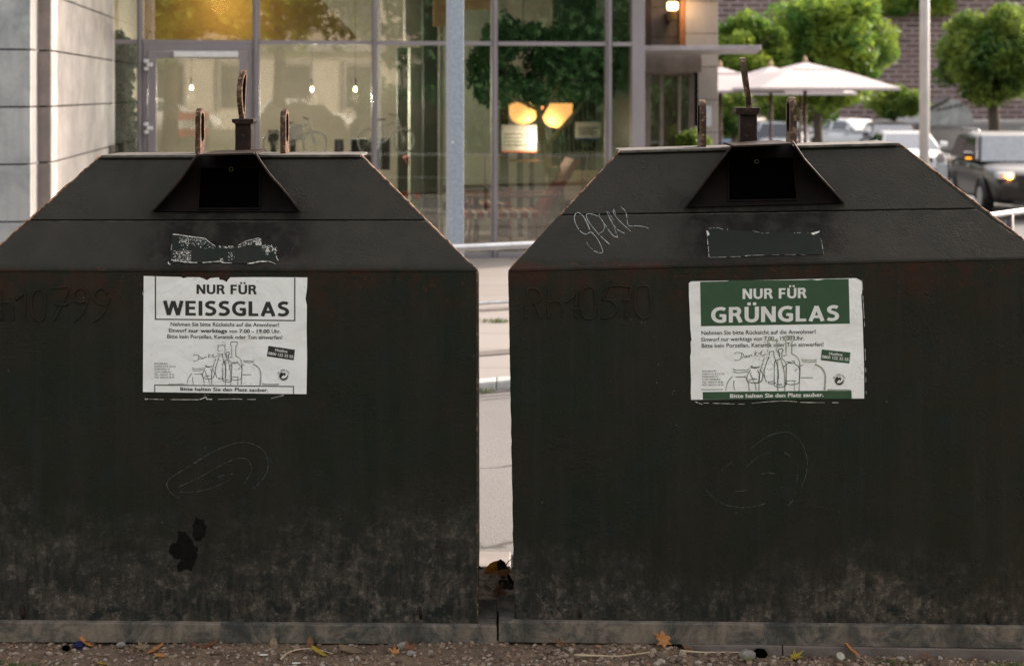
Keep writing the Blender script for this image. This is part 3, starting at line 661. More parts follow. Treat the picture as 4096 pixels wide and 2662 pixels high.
# second notice (units: close-up at 1.933 from 2700,850)
s2 = 1740 / 900
m_p, m_i = mapper(2700, 850, s2, .0022), mapper(2700, 850, s2, .0028)
pap2 = slab(m_p, [(107, 545), (125, 532), (200, 530), (800, 520), (1340, 508), (1400, 506), (1438, 525), (1446, 540), (1446, 620), (1440, 645), (1450, 800), (1462, 1200), (1463, 1436), (800, 1440), (125, 1446), (122, 1385), (124, 1300), (118, 1110), (124, 1080), (121, 1000), (128, 985), (118, 890), (114, 760), (108, 640)], 'notice', M['paper'], RC)
a = MB()
for pts in ([(194, 535), (400, 530), (430, 524), (1000, 521), (1060, 516), (1100, 524), (1160, 514), (1343, 512), (1352, 858), (201, 878)], [(214, 1386), (1365, 1373), (1367, 1437), (216, 1444)], [(1135, 1057), (1357, 1080), (1348, 1166), (1127, 1140)]):
    clean_poly(a, mapper(2700, 850, s2, .0026), pts)
a.build('printed_panels', M['ink_green'], pap2)
m_i3 = mapper(2700, 850, s2, .0032)
caps(m_i3, 'NUR FÜR', 523, 1017, 668, 660, 79, 'headline', M['ink_white'], pap2); caps(m_i3, 'GRÜNGLAS', 280, 1268, 852, 836, 120, 'headline', M['ink_white'], pap2)
for args in (('Bitte halten Sie den Platz sauber.', 426, 1150, 1431, 1421, 31, .025), ('Hotline', 1192, 1294, 1099, 1108, 22, .02), ('0800 122 32 55', 1136, 1341, 1123, 1146, 23, .02)): line(m_i3, *args[:6], 'text_line', M['ink_white'], pap2, args[6])
for args in (('Nehmen Sie bitte Rücksicht auf die Anwohner!', 205, 1088, 945, 935, 32), ('Einwurf nur werktags von 7.00 - 19.00 Uhr.', 205, 1000, 995, 985, 32), ('Bitte kein Porzellan, Keramik oder Ton einwerfen!', 206, 1148, 1044, 1033, 32)): line(m_i, *args, 'text_line', M['ink'], pap2, .010)
for i, (s, x1) in enumerate((('ENTLEERUNG:', 322), ('RHENUS AG & CO KG', 381), ('EVERSWEEN 37', 334), ('21107 HAMBURG', 350), ('TEL.: 040/319 78 81', 371), ('FAX: 040/319 78 90', 373))):
    line(m_i, s, 210, x1, 1232 + i * 21.3, 1231 + i * 21.3, 13, 'address_line', M['ink'], pap2)
def map_d2(off):
    def f(x, y):
        lx, ly = (740 + x / DZ - 500) * s1, (1340 + y / DZ - 1050) * s1   # first close-up units
        X, Y = (lx - 865) * 1.01 + 622, (ly - 1060) * .955 + 1185
        return P(2700 + X / s2, 850 + Y / s2, YF - off)
    return f
drawing(map_d2(.0030), pap2, M['ink_dark_green'], M['ink_sage'])
emblem(m_i, pap2, 1270, 1298, 34, M['ink'], M['ink'])

# ---- torn stickers, scratches, stains
def flakes(mb, fn, regions, seed, smin=1.0, smax=4.5):
    r = random.Random(seed)
    for (x0, y0, x1, y1, n, slope) in regions:
        for _ in range(n):
            x = r.uniform(x0, x1); y = y0 + (y1 - y0) * r.random() + slope * (x - x0) / (x1 - x0)
            s = r.uniform(smin, smax) * (.4 + r.random()); m_ = r.randint(4, 7)
            pts = [(x + s * math.cos(6.283 * i / m_) * r.uniform(.4, 1.2), y + s * math.sin(6.283 * i / m_) * r.uniform(.4, 1.2)) for i in range(m_)]
            mb.add([fn(*p) for p in pts], [tuple(range(m_))])
ks = 2380 / 650
def S1(off): return lambda x, y: PLN_L.at(600 + x / ks, 880 + y / ks, off)
mb = MB(); edge = [(330, 205), (480, 222), (620, 240), (800, 268), (850, 310), (940, 370), (1020, 395), (1200, 390), (1290, 370), (1400, 320), (1580, 275), (1630, 285), (1640, 350), (1760, 360), (1810, 410), (1860, 460), (1850, 540), (1875, 590), (1840, 640), (1700, 605), (1560, 615), (1430, 635), (1200, 625), (900, 618), (600, 625), (480, 605), (330, 585), (300, 560), (310, 430)]
mb.add([S1(.0052)(*p) for p in edge], [tuple(range(len(edge)))])
os1 = mb.build('torn_sticker', M['old_sticker'], LC)
mb = MB(); fl = S1(.0058)
flakes(mb, fl, [(440, 225, 820, 330, 150, 40), (340, 450, 600, 610, 210, 0), (430, 260, 560, 460, 40, 0), (1280, 360, 1560, 400, 60, -60), (1545, 280, 1630, 370, 90, 0), (1640, 350, 1850, 440, 70, 50), (1690, 400, 1740, 510, 40, 0), (1020, 380, 1230, 410, 40, 0), (1030, 560, 1080, 630, 26, 0), (600, 340, 960, 420, 26, 0), (1130, 460, 1240, 590, 18, 0)], 3, 2, 10)
for pts, wd in (([(335, 207), (400, 212), (470, 222), (560, 235), (700, 255), (800, 268), (840, 300), (900, 345), (955, 380)], 9), ([(310, 580), (400, 595), (500, 612), (600, 620), (690, 622)], 9), ([(770, 622), (900, 612), (1050, 603), (1060, 622), (1200, 625)], 7), ([(1430, 635), (1500, 628), (1600, 607), (1710, 605)], 13), ([(1720, 600), (1790, 618), (1835, 640)], 6), ([(1850, 520), (1860, 560), (1880, 590)], 8), ([(320, 350), (308, 440)], 6), ([(268, 610), (272, 640), (300, 645)], 10), ([(1290, 370), (1400, 310), (1500, 285), (1590, 265), (1630, 290)], 7), ([(1780, 360), (1800, 410), (1860, 455)], 7)):
    stroke(mb, fl, pts, wd, jit=.6)
mb.build('torn_white_paper', M['flake'], os1)
kb = 1740 / 900
def S2(off): return lambda x, y: PLN_R.at(2700 + x / kb, 850 + y / kb, off)
mb = MB(); e2 = [(245, 125), (340, 118), (380, 128), (440, 135), (600, 148), (680, 160), (740, 152), (900, 150), (1060, 150), (1122, 142), (1130, 200), (1145, 260), (1152, 322), (850, 325), (560, 340), (262, 348), (258, 240)]
mb.add([S2(.0052)(*p) for p in e2], [tuple(range(len(e2)))]); os2 = mb.build('old_sticker', M['old_sticker'], RC)
mb = MB(); fl = S2(.0058)
for pts, wd in (([(245, 140), (250, 170), (252, 220), (258, 280), (263, 345)], 6), ([(270, 347), (400, 344), (550, 338), (560, 332), (850, 325), (1060, 327)], 2.5), ([(1128, 200), (1140, 260), (1148, 318)], 4), ([(262, 122), (330, 118), (370, 130)], 4), ([(600, 140), (680, 160), (735, 155)], 3), ([(920, 158), (1000, 156), (1040, 160)], 3), ([(405, 122), (407, 140)], 3)):
    mb = MB(); stroke(mb, fl, pts, wd * .55, jit=.6, dash=.42); mb.build('torn_white_paper', M['flake'], os2)
mb = MB(); clean_poly(mb, fl, [(1050, 160), (1090, 148), (1124, 141), (1110, 155), (1070, 172)]); mb.build('torn_white_paper', M['flake'], os2); mb = MB(); clean_poly(mb, fl, [(241, 138), (256, 142), (268, 168), (250, 182)])
mb.build('torn_white_paper', M['flake'], os2)
# leftover edges below the notices
mb = MB(); fl = mapper(500, 1050, s1, .0015)
for pts, wd in (([(205, 1406), (240, 1405)], 13), ([(250, 1406), (330, 1408), (400, 1410)], 5), ([(470, 1410), (600, 1411), (760, 1411)], 6), ([(770, 1410), (810, 1395), (835, 1385), (845, 1405), (900, 1408)], 9), ([(960, 1408), (1150, 1404), (1210, 1408)], 5), ([(1260, 1409), (1350, 1409)], 5), ([(1505, 1400), (1580, 1380), (1640, 1365)], 5), ([(183, 300), (186, 340)], 4)):
    mb = MB(); stroke(mb, fl, pts, wd, jit=.5); mb.build('sticker_remains', M['flake'], LC)
mb = MB(); flakes(mb, fl, [(780, 1340, 1120, 1370, 8, 0), (800, 1350, 860, 1365, 2, 0)], 8, 2, 5); mb.build('sticker_remains', M['flake'], LC)
mb = MB(); fl = mapper(2700, 850, s2, .0015)
for pts, wd in (([(155, 1460), (180, 1470), (210, 1480)], 7), ([(220, 1470), (380, 1475), (540, 1478), (700, 1462), (860, 1455), (1000, 1466), (1300, 1468)], 4), ([(1380, 1466), (1470, 1466)], 6), ([(1452, 640), (1462, 800), (1466, 880)], 4), ([(1470, 1050), (1474, 1200), (1478, 1400)], 3), ([(1446, 520), (1452, 600)], 3)):
    mb = MB(); stroke(mb, fl, pts, wd, jit=.6, dash=.25); mb.build('sticker_remains', M['flake'], RC)
# scratched tag on the right slope
kg = 1862 / 650
def S3(x, y): return PLN_R.at(2050 + x / kg, 780 + y / kg, .0042)
mb = MB()
for s, wd in (([(885, 400), (850, 320), (805, 240), (750, 200), (715, 230), (712, 290), (740, 360), (790, 425), (845, 448), (890, 425), (925, 435)], 6), ([(895, 425), (950, 470), (1000, 550), (1032, 630), (1025, 662), (980, 658), (930, 635)], 5), ([(850, 538), (880, 590), (920, 625)], 3.5), ([(800, 225), (850, 310), (888, 400)], 8),
              ([(975, 240), (920, 220), (860, 215), (845, 240), (870, 300), (930, 380), (1010, 470), (1110, 562)], 6), ([(1000, 210), (990, 240), (1030, 290), (1052, 350), (1040, 410), (990, 438)], 4), ([(1000, 250), (1080, 370), (1150, 460), (1205, 485)], 6), ([(1205, 485), (1170, 380), (1120, 280), (1080, 185)], 4),
              ([(1080, 185), (1130, 290), (1200, 390), (1285, 440)], 5.5), ([(1100, 190), (1160, 290)], 3), ([(1155, 165), (1160, 210), (1230, 300), (1355, 415)], 5), ([(1160, 160), (1185, 225)], 4), ([(1240, 135), (1290, 180), (1310, 250), (1320, 330), (1345, 355), (1400, 352), (1500, 360), (1560, 380)], 5)):
    stroke(mb, S3, s, wd, jit=.35, dash=.03)
mb.build('scratched_graffiti', M['scratch'], RC)
kc = 1428 / 600; A1 = lambda x, y: P(600 + x / kc, 1700 + y / kc, YF - .0012)
mb = MB()
def chalk(mb, f, pts, wd, dash): 
    q = smooth_line(pts, 24); mb = MB(); stroke(mb, f, q, wd, smooth=False, dash=dash, jit=.5); mb.build('faint_scratch', M['scratch_dim'], LC if f is A1 else RC)
chalk(mb, A1, [(280, 695), (200, 640), (160, 560), (210, 490), (380, 385), (560, 275), (720, 200), (860, 162), (980, 178), (1080, 240), (1120, 340), (1115, 440), (1050, 540), (975, 605)], 5, .3)
chalk(mb, A1, [(270, 585), (360, 545), (490, 485), (600, 420), (710, 362), (830, 315), (920, 320), (960, 380), (958, 450), (900, 550)], 4.5, .38)
chalk(mb, A1, [(285, 630), (350, 637), (440, 628), (540, 608), (650, 570), (760, 515)], 4.5, .4)
chalk(mb, A1, [(790, 462), (700, 475), (645, 490), (690, 512)], 4.5, .35)
kc2 = 1719 / 500; A2 = lambda x, y: P(2800 + x / kc2, 1650 + y / kc2, YF - .0012)
mb = MB()
chalk(mb, A2, [(60, 1040), (130, 1110), (220, 1190), (340, 1260), (500, 1290), (690, 1295), (900, 1245)], 6, .4)
chalk(mb, A2, [(690, 500), (780, 425), (900, 345), (1000, 295), (1180, 262), (1290, 300), (1390, 400), (1450, 540), (1478, 700), (1450, 880), (1390, 1030)], 6, .3)
chalk(mb, A2, [(290, 800), (370, 725), (440, 680)], 5, .3); chalk(mb, A2, [(640, 740), (740, 650), (850, 575), (980, 540)], 5, .45)
chalk(mb, A2, [(1155, 540), (1240, 595)], 6, .2); chalk(mb, A2, [(840, 840), (940, 825), (1030, 835)], 6, .4); chalk(mb, A2, [(470, 1083), (660, 1065)], 6, .35)
chalk(mb, A2, [(1335, 690), (1355, 780), (1330, 950)], 4, .5); chalk(mb, A2, [(1205, 1280), (1285, 1195)], 6, .3)
mb = MB(); r_ = random.Random(4)
def blob(poly, amp):
    out = []
    for i in range(len(poly)):
        a_, b_ = poly[i], poly[(i + 1) % len(poly)]
        for k_ in range(4): t_ = k_ / 4; out.append((lerp(a_[0], b_[0], t_) + r_.uniform(-amp, amp), lerp(a_[1], b_[1], t_) + r_.uniform(-amp, amp)))
    return out
for poly in ([(440, 880), (500, 895), (540, 950), (520, 1050), (480, 1095), (430, 1100), (410, 1060), (405, 960)], [(260, 1010), (340, 1010), (390, 1080), (430, 1160), (460, 1150), (440, 1290), (400, 1380), (340, 1370), (270, 1400), (260, 1320), (290, 1270), (220, 1260), (170, 1190), (200, 1130), (260, 1110)]):
    b_ = blob(poly, 9); mb.add([P(600 + x / kc, 1700 + y / kc, YF - .0007) for x, y in b_], [tuple(range(len(b_)))])
mb.build('dark_paint_stain', M['stain'], LC)
for root_, xs in ((LC, (1680, 90)), (RC, (2318, 3950))):
    for x in xs:
        mb = MB(); y0_ = 2425 if x < 3000 else 2447
        mb.tube([P(x, y0_, YF - .001), P(x + 1, y0_ + 26, YF - .001), P(x + 3, y0_ + 44, YF - .001)], [.004, .0055, .0045], 6)
        mb.build('weld_lump', M['rust'], root_, smooth=True)

# ---------------------------------------------------------------- ground
G2 = -.8
def smoothstep(a, b, x): t = np.clip((x - a) / (b - a), 0, 1); return t * t * (3 - 2 * t)
def zt(x, y): return G2 * smoothstep(12.5, 24, y) * smoothstep(1.5, 5, x)
def grid(name, xs, ys, zf, mat, kind='structure', smooth=True):
    X, Y = np.meshgrid(xs, ys); Z = zf(X, Y); nx, ny = len(xs), len(ys)
    v = np.stack([X.ravel(), Y.ravel(), Z.ravel()], 1)
    f = [(j * nx + i, j * nx + i + 1, (j + 1) * nx + i + 1, (j + 1) * nx + i) for j in range(ny - 1) for i in range(nx - 1)]
    return tag(obj(name, v, f, mat, smooth=smooth), kind=kind)
def asphalt_mat(name, a, c, d, crack=True):
    m, nt, b, out = newmat(name); v = mapped(nt)
    col = mix(nt, ramp(nt, noise(nt, v, 1.3, 6, .65), .35, .65), a, c)
    vo = nd(nt, 'ShaderNodeTexVoronoi', i_Scale=150.0); nt.links.new(v, vo.inputs['Vector'])
    col = mix(nt, ramp(nt, vo.outputs['Distance'], .15, .55), col, d)
    if crack:
        vc = nd(nt, 'ShaderNodeTexVoronoi', i_Scale=.75, feature='DISTANCE_TO_EDGE')
        nv = nd(nt, 'ShaderNodeTexNoise', i_Scale=3.0, i_Detail=5.0); nt.links.new(v, nv.inputs['Vector'])
        ad = nd(nt, 'ShaderNodeVectorMath', operation='ADD'); scv = nd(nt, 'ShaderNodeVectorMath', operation='SCALE'); scv.inputs['Scale'].default_value = .25
        nt.links.new(nv.outputs['Color'], scv.inputs[0]); nt.links.new(v, ad.inputs[0]); nt.links.new(scv.outputs[0], ad.inputs[1]); nt.links.new(ad.outputs[0], vc.inputs['Vector'])
        col = mix(nt, ramp(nt, vc.outputs['Distance'], .012, .004), col, (.05, .045, .04))
    nt.links.new(col, b.inputs['Base Color']); b.inputs['Roughness'].default_value = .85
    bump(nt, b, vo.outputs['Distance'], .3, .004); return m
M['asphalt'] = asphalt_mat('worn_asphalt', (.20, .19, .184), (.165, .157, .152), (.125, .12, .117))
M['lot'] = asphalt_mat('parking_asphalt', (.15, .145, .14), (.11, .108, .105), (.09, .09, .09), False)
def slabs_mat():
    m, nt, b, out = newmat('paving_slabs'); v = mapped(nt)
    br = nd(nt, 'ShaderNodeTexBrick', i_Scale=1.0); br.offset = .5
    br.inputs['Color1'].default_value = (.235, .215, .205, 1); br.inputs['Color2'].default_value = (.205, .19, .182, 1); br.inputs['Mortar'].default_value = (.12, .105, .095, 1)
    br.inputs['Mortar Size'].default_value = .012; br.inputs['Brick Width'].default_value = .9; br.inputs['Row Height'].default_value = .6
    nt.links.new(v, br.inputs['Vector'])
    c = mix(nt, ramp(nt, noise(nt, v, 2.5, 6, .7), .4, .7, 0, .5), br.outputs[0], (.22, .195, .175))
    nt.links.new(c, b.inputs['Base Color']); b.inputs['Roughness'].default_value = .8; bump(nt, b, noise(nt, v, 60, 4), .3, .004); return m
M['slabs'] = slabs_mat()
def soil_mat():
    m, nt, b, out = newmat('gravelly_soil'); v = mapped(nt)
    c = mix(nt, ramp(nt, noise(nt, v, 40, 7, .75), .38, .62), (.12, .075, .043), (.23, .155, .092))
    c = mix(nt, ramp(nt, noise(nt, v, 5, 4), .4, .65, 0, .5), c, (.06, .045, .036))
    nt.links.new(c, b.inputs['Base Color']); b.inputs['Roughness'].default_value = .95; bump(nt, b, noise(nt, v, 120, 6, .7), .9, .006); return m
M['soil'] = soil_mat()
def zg(x): return np.where(x < .4, .018, np.where(x < .55, .018 - .024 * (x - .4) / .15, -.006 - .022 * np.clip((x - .55) / 1.0, 0, 1.3)))
big = np.concatenate([np.linspace(-90, -6, 8), np.linspace(-4, 14, 19), np.linspace(20, 120, 10)])
yb = np.concatenate([np.linspace(-90, 2, 8), np.linspace(4.4, 30, 27), np.linspace(36, 130, 12)])
grid('ground', big, yb, lambda X, Y: zt(X, Y) - .06, M['lot'])
fx = np.linspace(-2.6, 2.6, 261); fy = np.linspace(3.5, 4.62, 57)
rr = np.random.default_rng(3); bumpz = rr.normal(0, .0016, (57, 261))
def zsoil(x, y): return zg(x) + .004 * np.sin(x * 9) * np.cos(y * 14) - .02 * (y > 4.45)
grid('gravel_ground', fx, fy, lambda X, Y: zsoil(X, Y) + bumpz, M['soil'])
# curved kerb line through the rail
KX = [-9, -4, -.308, .104, 1.6, 3.4, 3.88, 4.6, 5.2, 5.6]; KY = [5.6, 6.6, 7.91, 8.08, 8.78, 9.96, 10.45, 11.6, 13.2, 15.5]
def kerb_y(x): return np.interp(x, KX, KY)
asp_x = np.linspace(-9, 5.6, 60)
v = []; f = []
for i, x in enumerate(asp_x):
    y1 = kerb_y(x)
    for k in range(9): v.append((x, 4.95 + (y1 - 4.95) * k / 8, .0))
f = [(i * 9 + k, (i + 1) * 9 + k, (i + 1) * 9 + k + 1, i * 9 + k + 1) for i in range(59) for k in range(8)]
tag(obj('asphalt_path', v, f, M['asphalt']), kind='structure')
v = []
for i, x in enumerate(asp_x):
    y1 = kerb_y(x) + .1
    for k in range(13): yy = y1 + (19 - y1) * k / 12; v.append((x, yy, float(zt(x, yy)) + .05))
f = [(i * 13 + k, (i + 1) * 13 + k, (i + 1) * 13 + k + 1, i * 13 + k + 1) for i in range(59) for k in range(12)]
tag(obj('pavement', v, f, M['slabs']), kind='structure')
mb = MB(); kp = [(x, float(kerb_y(x))) for x in np.linspace(-9, 5.6, 60)]
a = [Vector((x, y, 0)) for x, y in kp]
for i in range(59):
    p, q = a[i], a[i + 1]; g_ = (q - p) * .006
    mb.hexa([p + g_ + Vector((0, 0, -.05)), q - g_ + Vector((0, 0, -.05)), q - g_ + Vector((0, 0, .055)), p + g_ + Vector((0, 0, .055))],
            [p + g_ + Vector((0, .11, -.05)), q - g_ + Vector((0, .11, -.05)), q - g_ + Vector((0, .11, .055)), p + g_ + Vector((0, .11, .055))])
tag(mb.build('kerb', M['stone_grey'], bevel=.01), kind='structure')
mb = MB()
for i in range(-5, 6): mb.box(i * .8 + .004, i * .8 + .796, 4.99, 5.16, -.05, .012)
tag(mb.build('edging_kerb', stone('pinkish_granite', (.27, .24, .22), (.2, .18, .17)), bevel=.006), kind='structure')
M['kerb_shade'] = simple('kerb_shade_stone', (.07, .062, .055), (.04, .036, .032), scale=10, rough=.9); M['band'] = simple('brown_setts', (.13, .11, .098), (.09, .078, .07), scale=14, rough=.9, bmp=.4)
def strip(name, d0, d1, z, mat):
    v = []
    for x in asp_x: y = float(kerb_y(x)); v += [(x, y + d0, z), (x, y + d1, z)]
    return tag(obj(name, v, [(2 * i, 2 * i + 2, 2 * i + 3, 2 * i + 1) for i in range(59)], mat), kind='structure')
strip('kerb_shade', -.07, -.005, .004, M['kerb_shade']); strip('sett_band', .80, .95, .056, M['band']); strip('sett_band', 2.6, 2.72, .056, M['band'])  # first strip paints in the dark shade line along the kerb foot
# slab the right container stands on
slabr = thing('concrete_edging', (.9, 4.27, 0), 'pale concrete edging slab peeping out beneath the right container', 'edging slab')
M['concrete'] = simple('damp_concrete', (.17, .135, .115), (.105, .085, .072), scale=7, rough=.9, bmp=.4)
for x0, x1, y0, y1 in ((2740, 3128, 2579, 2583), (3133, 4300, 2584, 2604)):
    mb = MB(); mb.hexa([P(x0, y0 + 55, 4.262), P(x1, y1 + 55, 4.262), P(x1, y1, 4.262), P(x0, y0, 4.262)], [Vector((q.x, 4.44, q.z)) for q in (P(x0, y0 + 55, 4.262), P(x1, y1 + 55, 4.262), P(x1, y1, 4.262), P(x0, y0, 4.262))])
    mb.build('slab', M['concrete'], slabr, bevel=.002)
# debris between the containers
gx = np.linspace(-.14, .03, 30); gy = np.linspace(4.44, 4.80, 40); bz = np.random.default_rng(9).normal(0, .0022, (40, 30))
def debris_z(X, Y): return .052 + .030 * smoothstep(4.46, 4.70, Y) + .004 * np.sin(X * 60 + Y * 25) - .03 * (Y > 4.77)
M['litter'] = stone('trodden_litter', (.55, .42, .30), (.12, .08, .05), False, 30)
o = grid('soil_debris', gx, gy, lambda X, Y: debris_z(X, Y) + bz, M['litter'], 'stuff')

# pebbles
def pebbles(name, n, mat, seed, xr, yr, smin, smax, zoff=0.0, power=2.5):
    r = np.random.default_rng(seed); bm = bmesh.new(); bmesh.ops.create_icosphere(bm, subdivisions=1, radius=1)
    bv = np.array([q.co[:] for q in bm.verts]); bf = np.array([[q.index for q in f_.verts] for f_ in bm.faces]); bm.free()
    X = r.uniform(*xr, n); Y = r.uniform(*yr, n); S = smin + (smax - smin) * r.random(n) ** power
    sc = np.stack([S * r.uniform(.7, 1.4, n), S * r.uniform(.7, 1.3, n), S * r.uniform(.45, .9, n)], 1)
    th = r.uniform(0, 6.28, n); c_, s_ = np.cos(th), np.sin(th)
    V = bv[None] * (1 + r.normal(0, .16, (n, 12, 1)))
    V = V * sc[:, None]; x_, y_ = V[..., 0].copy(), V[..., 1].copy()
    V[..., 0] = x_ * c_[:, None] - y_ * s_[:, None]; V[..., 1] = x_ * s_[:, None] + y_ * c_[:, None]
    V += np.stack([X, Y, zsoil(X, Y) + sc[:, 2] * .35 + zoff], 1)[:, None]
    Fc = (bf[None] + (np.arange(n) * 12)[:, None, None]).reshape(-1, 3)
    return tag(obj(name, V.reshape(-1, 3), Fc.tolist(), mat), kind='stuff')
def peb_mat(name, cols, sc=45):
    m, nt, b, out = newmat(name); gm = nd(nt, 'ShaderNodeNewGeometry'); rp = nd(nt, 'ShaderNodeValToRGB')
    nt.links.new(gm.outputs['Random Per Island'], rp.inputs[0]); rp.color_ramp.interpolation = 'CONSTANT'
    e = rp.color_ramp.elements
    for i, c in enumerate(cols):
        el = e[i] if i < 2 else e.new(i / len(cols)); el.position = i / len(cols); el.color = (*c, 1)
    v = mapped(nt); nt.links.new(mix(nt, ramp(nt, noise(nt, v, 220, 3), .4, .7, 0, .4), rp.outputs[0], (.08, .06, .05)), b.inputs['Base Color'])
    b.inputs['Roughness'].default_value = .85; return m
M['peb'] = peb_mat('mixed_gravel', [(.23, .165, .11), (.13, .085, .055), (.30, .23, .165), (.19, .12, .072), (.08, .052, .035), (.26, .185, .125), (.32, .27, .22), (.15, .10, .068), (.24, .13, .075)])
pebbles('gravel', 5200, M['peb'], 5, (-1.85, 1.85), (4.02, 4.285), .0014, .0085)
pebbles('coarse_gravel', 300, M['peb'], 6, (-1.8, 1.8), (4.10, 4.262), .005, .010, power=3)
pebbles('coarse_gravel', 260, M['peb'], 16, (.02, 1.8), (4.13, 4.25), .006, .012, power=2)
M['pale_pebble'] = simple('pale_pebble_stone', (.24, .215, .19), (.17, .15, .13), scale=60, rough=.8, bmp=.3)
# grass tufts
def blades(name, pts, n, h, spread, mat, label, seed):
    r = random.Random(seed); mb = MB()
    for (x, y, z) in pts:
        for _ in range(n):
            a = r.uniform(0, 6.28); px, py = x + r.gauss(0, spread), y + r.gauss(0, spread * .5); hh = h * r.uniform(.4, 1.1); wd = .0012 + hh * .03
            b0 = Vector((px, py, z)); tip = b0 + Vector((math.cos(a) * hh * .6, math.sin(a) * hh * .4, hh)); md = b0.lerp(tip, .55) + Vector((0, 0, hh * .12)); sd = Vector((math.sin(a) * .3 + .7, -math.cos(a), 0)).normalized() * wd
            mb.add([b0 - sd, b0 + sd, md + sd * .7, md - sd * .7, tip], [(0, 1, 2, 3), (3, 2, 4)])
    return tag(mb.build(name, mat), kind='stuff')
gp = [GP(x, y, .018) for x, y in ((10, 2652), (60, 2658), (120, 2660), (230, 2655))]
blades('grass', [(p.x, p.y, .014) for p in gp], 90, .012, .014, M['grass'], None, 1)
gp = [GP(x, y, -.02) for x, y in ((3560, 2655), (3640, 2658), (3980, 2660), (4050, 2655), (4090, 2660))]
blades('grass', [(p.x, p.y, float(zg(p.x))) for p in gp], 80, .013, .016, M['grass'], None, 2)
blades('grass', [(-.16 - .03 * i, float(kerb_y(-.16)) - .03 - .01 * i, 0) for i in range(4)], 35, .035, .03, M['grass'], None, 3)
blades('grass', [(-.13 + .02 * i, float(kerb_y(-.15)) + 2.1, .05) for i in range(3)], 70, .03, .06, M['grass'], None, 4)

# fallen leaves, twigs and litter
def leaf_mesh(mb, c, size, rot, tilt, seed, maple=True, curl=.25, up=0.0, spin=0):
    r = random.Random(seed); pts = []
    n = 5 if maple else 1
    if maple:
        angs = [-110, -55, 0, 55, 110]; lens = [.62, .92, 1.05, .92, .62]
        pts.append((-.05, -.35))
        for a, l in zip(angs, lens):
            a_ = R(a); 
            for da, ll in ((-26, .42), (-13, .62), (-9, .58), (0, 1.0), (9, .58), (13, .64), (26, .42)):
                q = R(a + da); pts.append((math.sin(q) * l * ll * r.uniform(.9, 1.1), math.cos(q) * l * ll * r.uniform(.9, 1.1)))
        pts.append((.05, -.35))
    else:
        for i in range(14): t = 6.283 * i / 14; pts.append((math.sin(t) * .5 * r.uniform(.85, 1.1), math.cos(t) * 1.0 * r.uniform(.92, 1.05)))
    ctr = (0, .1); m_ = Matrix.Translation(c) @ Matrix.Rotation(R(rot), 4, 'Z') @ Matrix.Rotation(R(tilt), 4, 'X') @ Matrix.Rotation(R(spin), 4, 'Z') @ Matrix.Rotation(r.uniform(-.25, .25), 4, 'Y')
    def w(x, y): return m_ @ Vector((x * size, y * size, curl * size * (x * x + .6 * y * y) + up))
    v = [w(*ctr)] + [w(*p) for p in pts]; k = len(pts)
    mb.add(v, [(0, i + 1, (i + 1) % k + 1) for i in range(k)])
    mb.tube([w(0, -.3), w(.05, -.7), w(.02, -1.1)], size * .025, 4)
def leaf_m(name, a, c): return leaf_mat(name, a, c, .25, 60)
LM = dict(orange=leaf_m('orange_leaf', (.52, .23, .07), (.34, .14, .045)), brown=leaf_m('brown_leaf', (.22, .095, .04), (.12, .055, .028)), yellow=leaf_m('yellow_leaf', (.48, .32, .03), (.28, .22, .03)),
          dark=leaf_m('dark_leaf', (.03, .014, .008), (.015, .008, .005)), tan=leaf_m('tan_leaf', (.26, .19, .12), (.17, .12, .075)), green=leaf_m('olive_leaf', (.18, .17, .06), (.12, .11, .04)), amber=leaf_mat('amber_leaf', (.75, .34, .02), (.40, .15, .012), .65, 60))
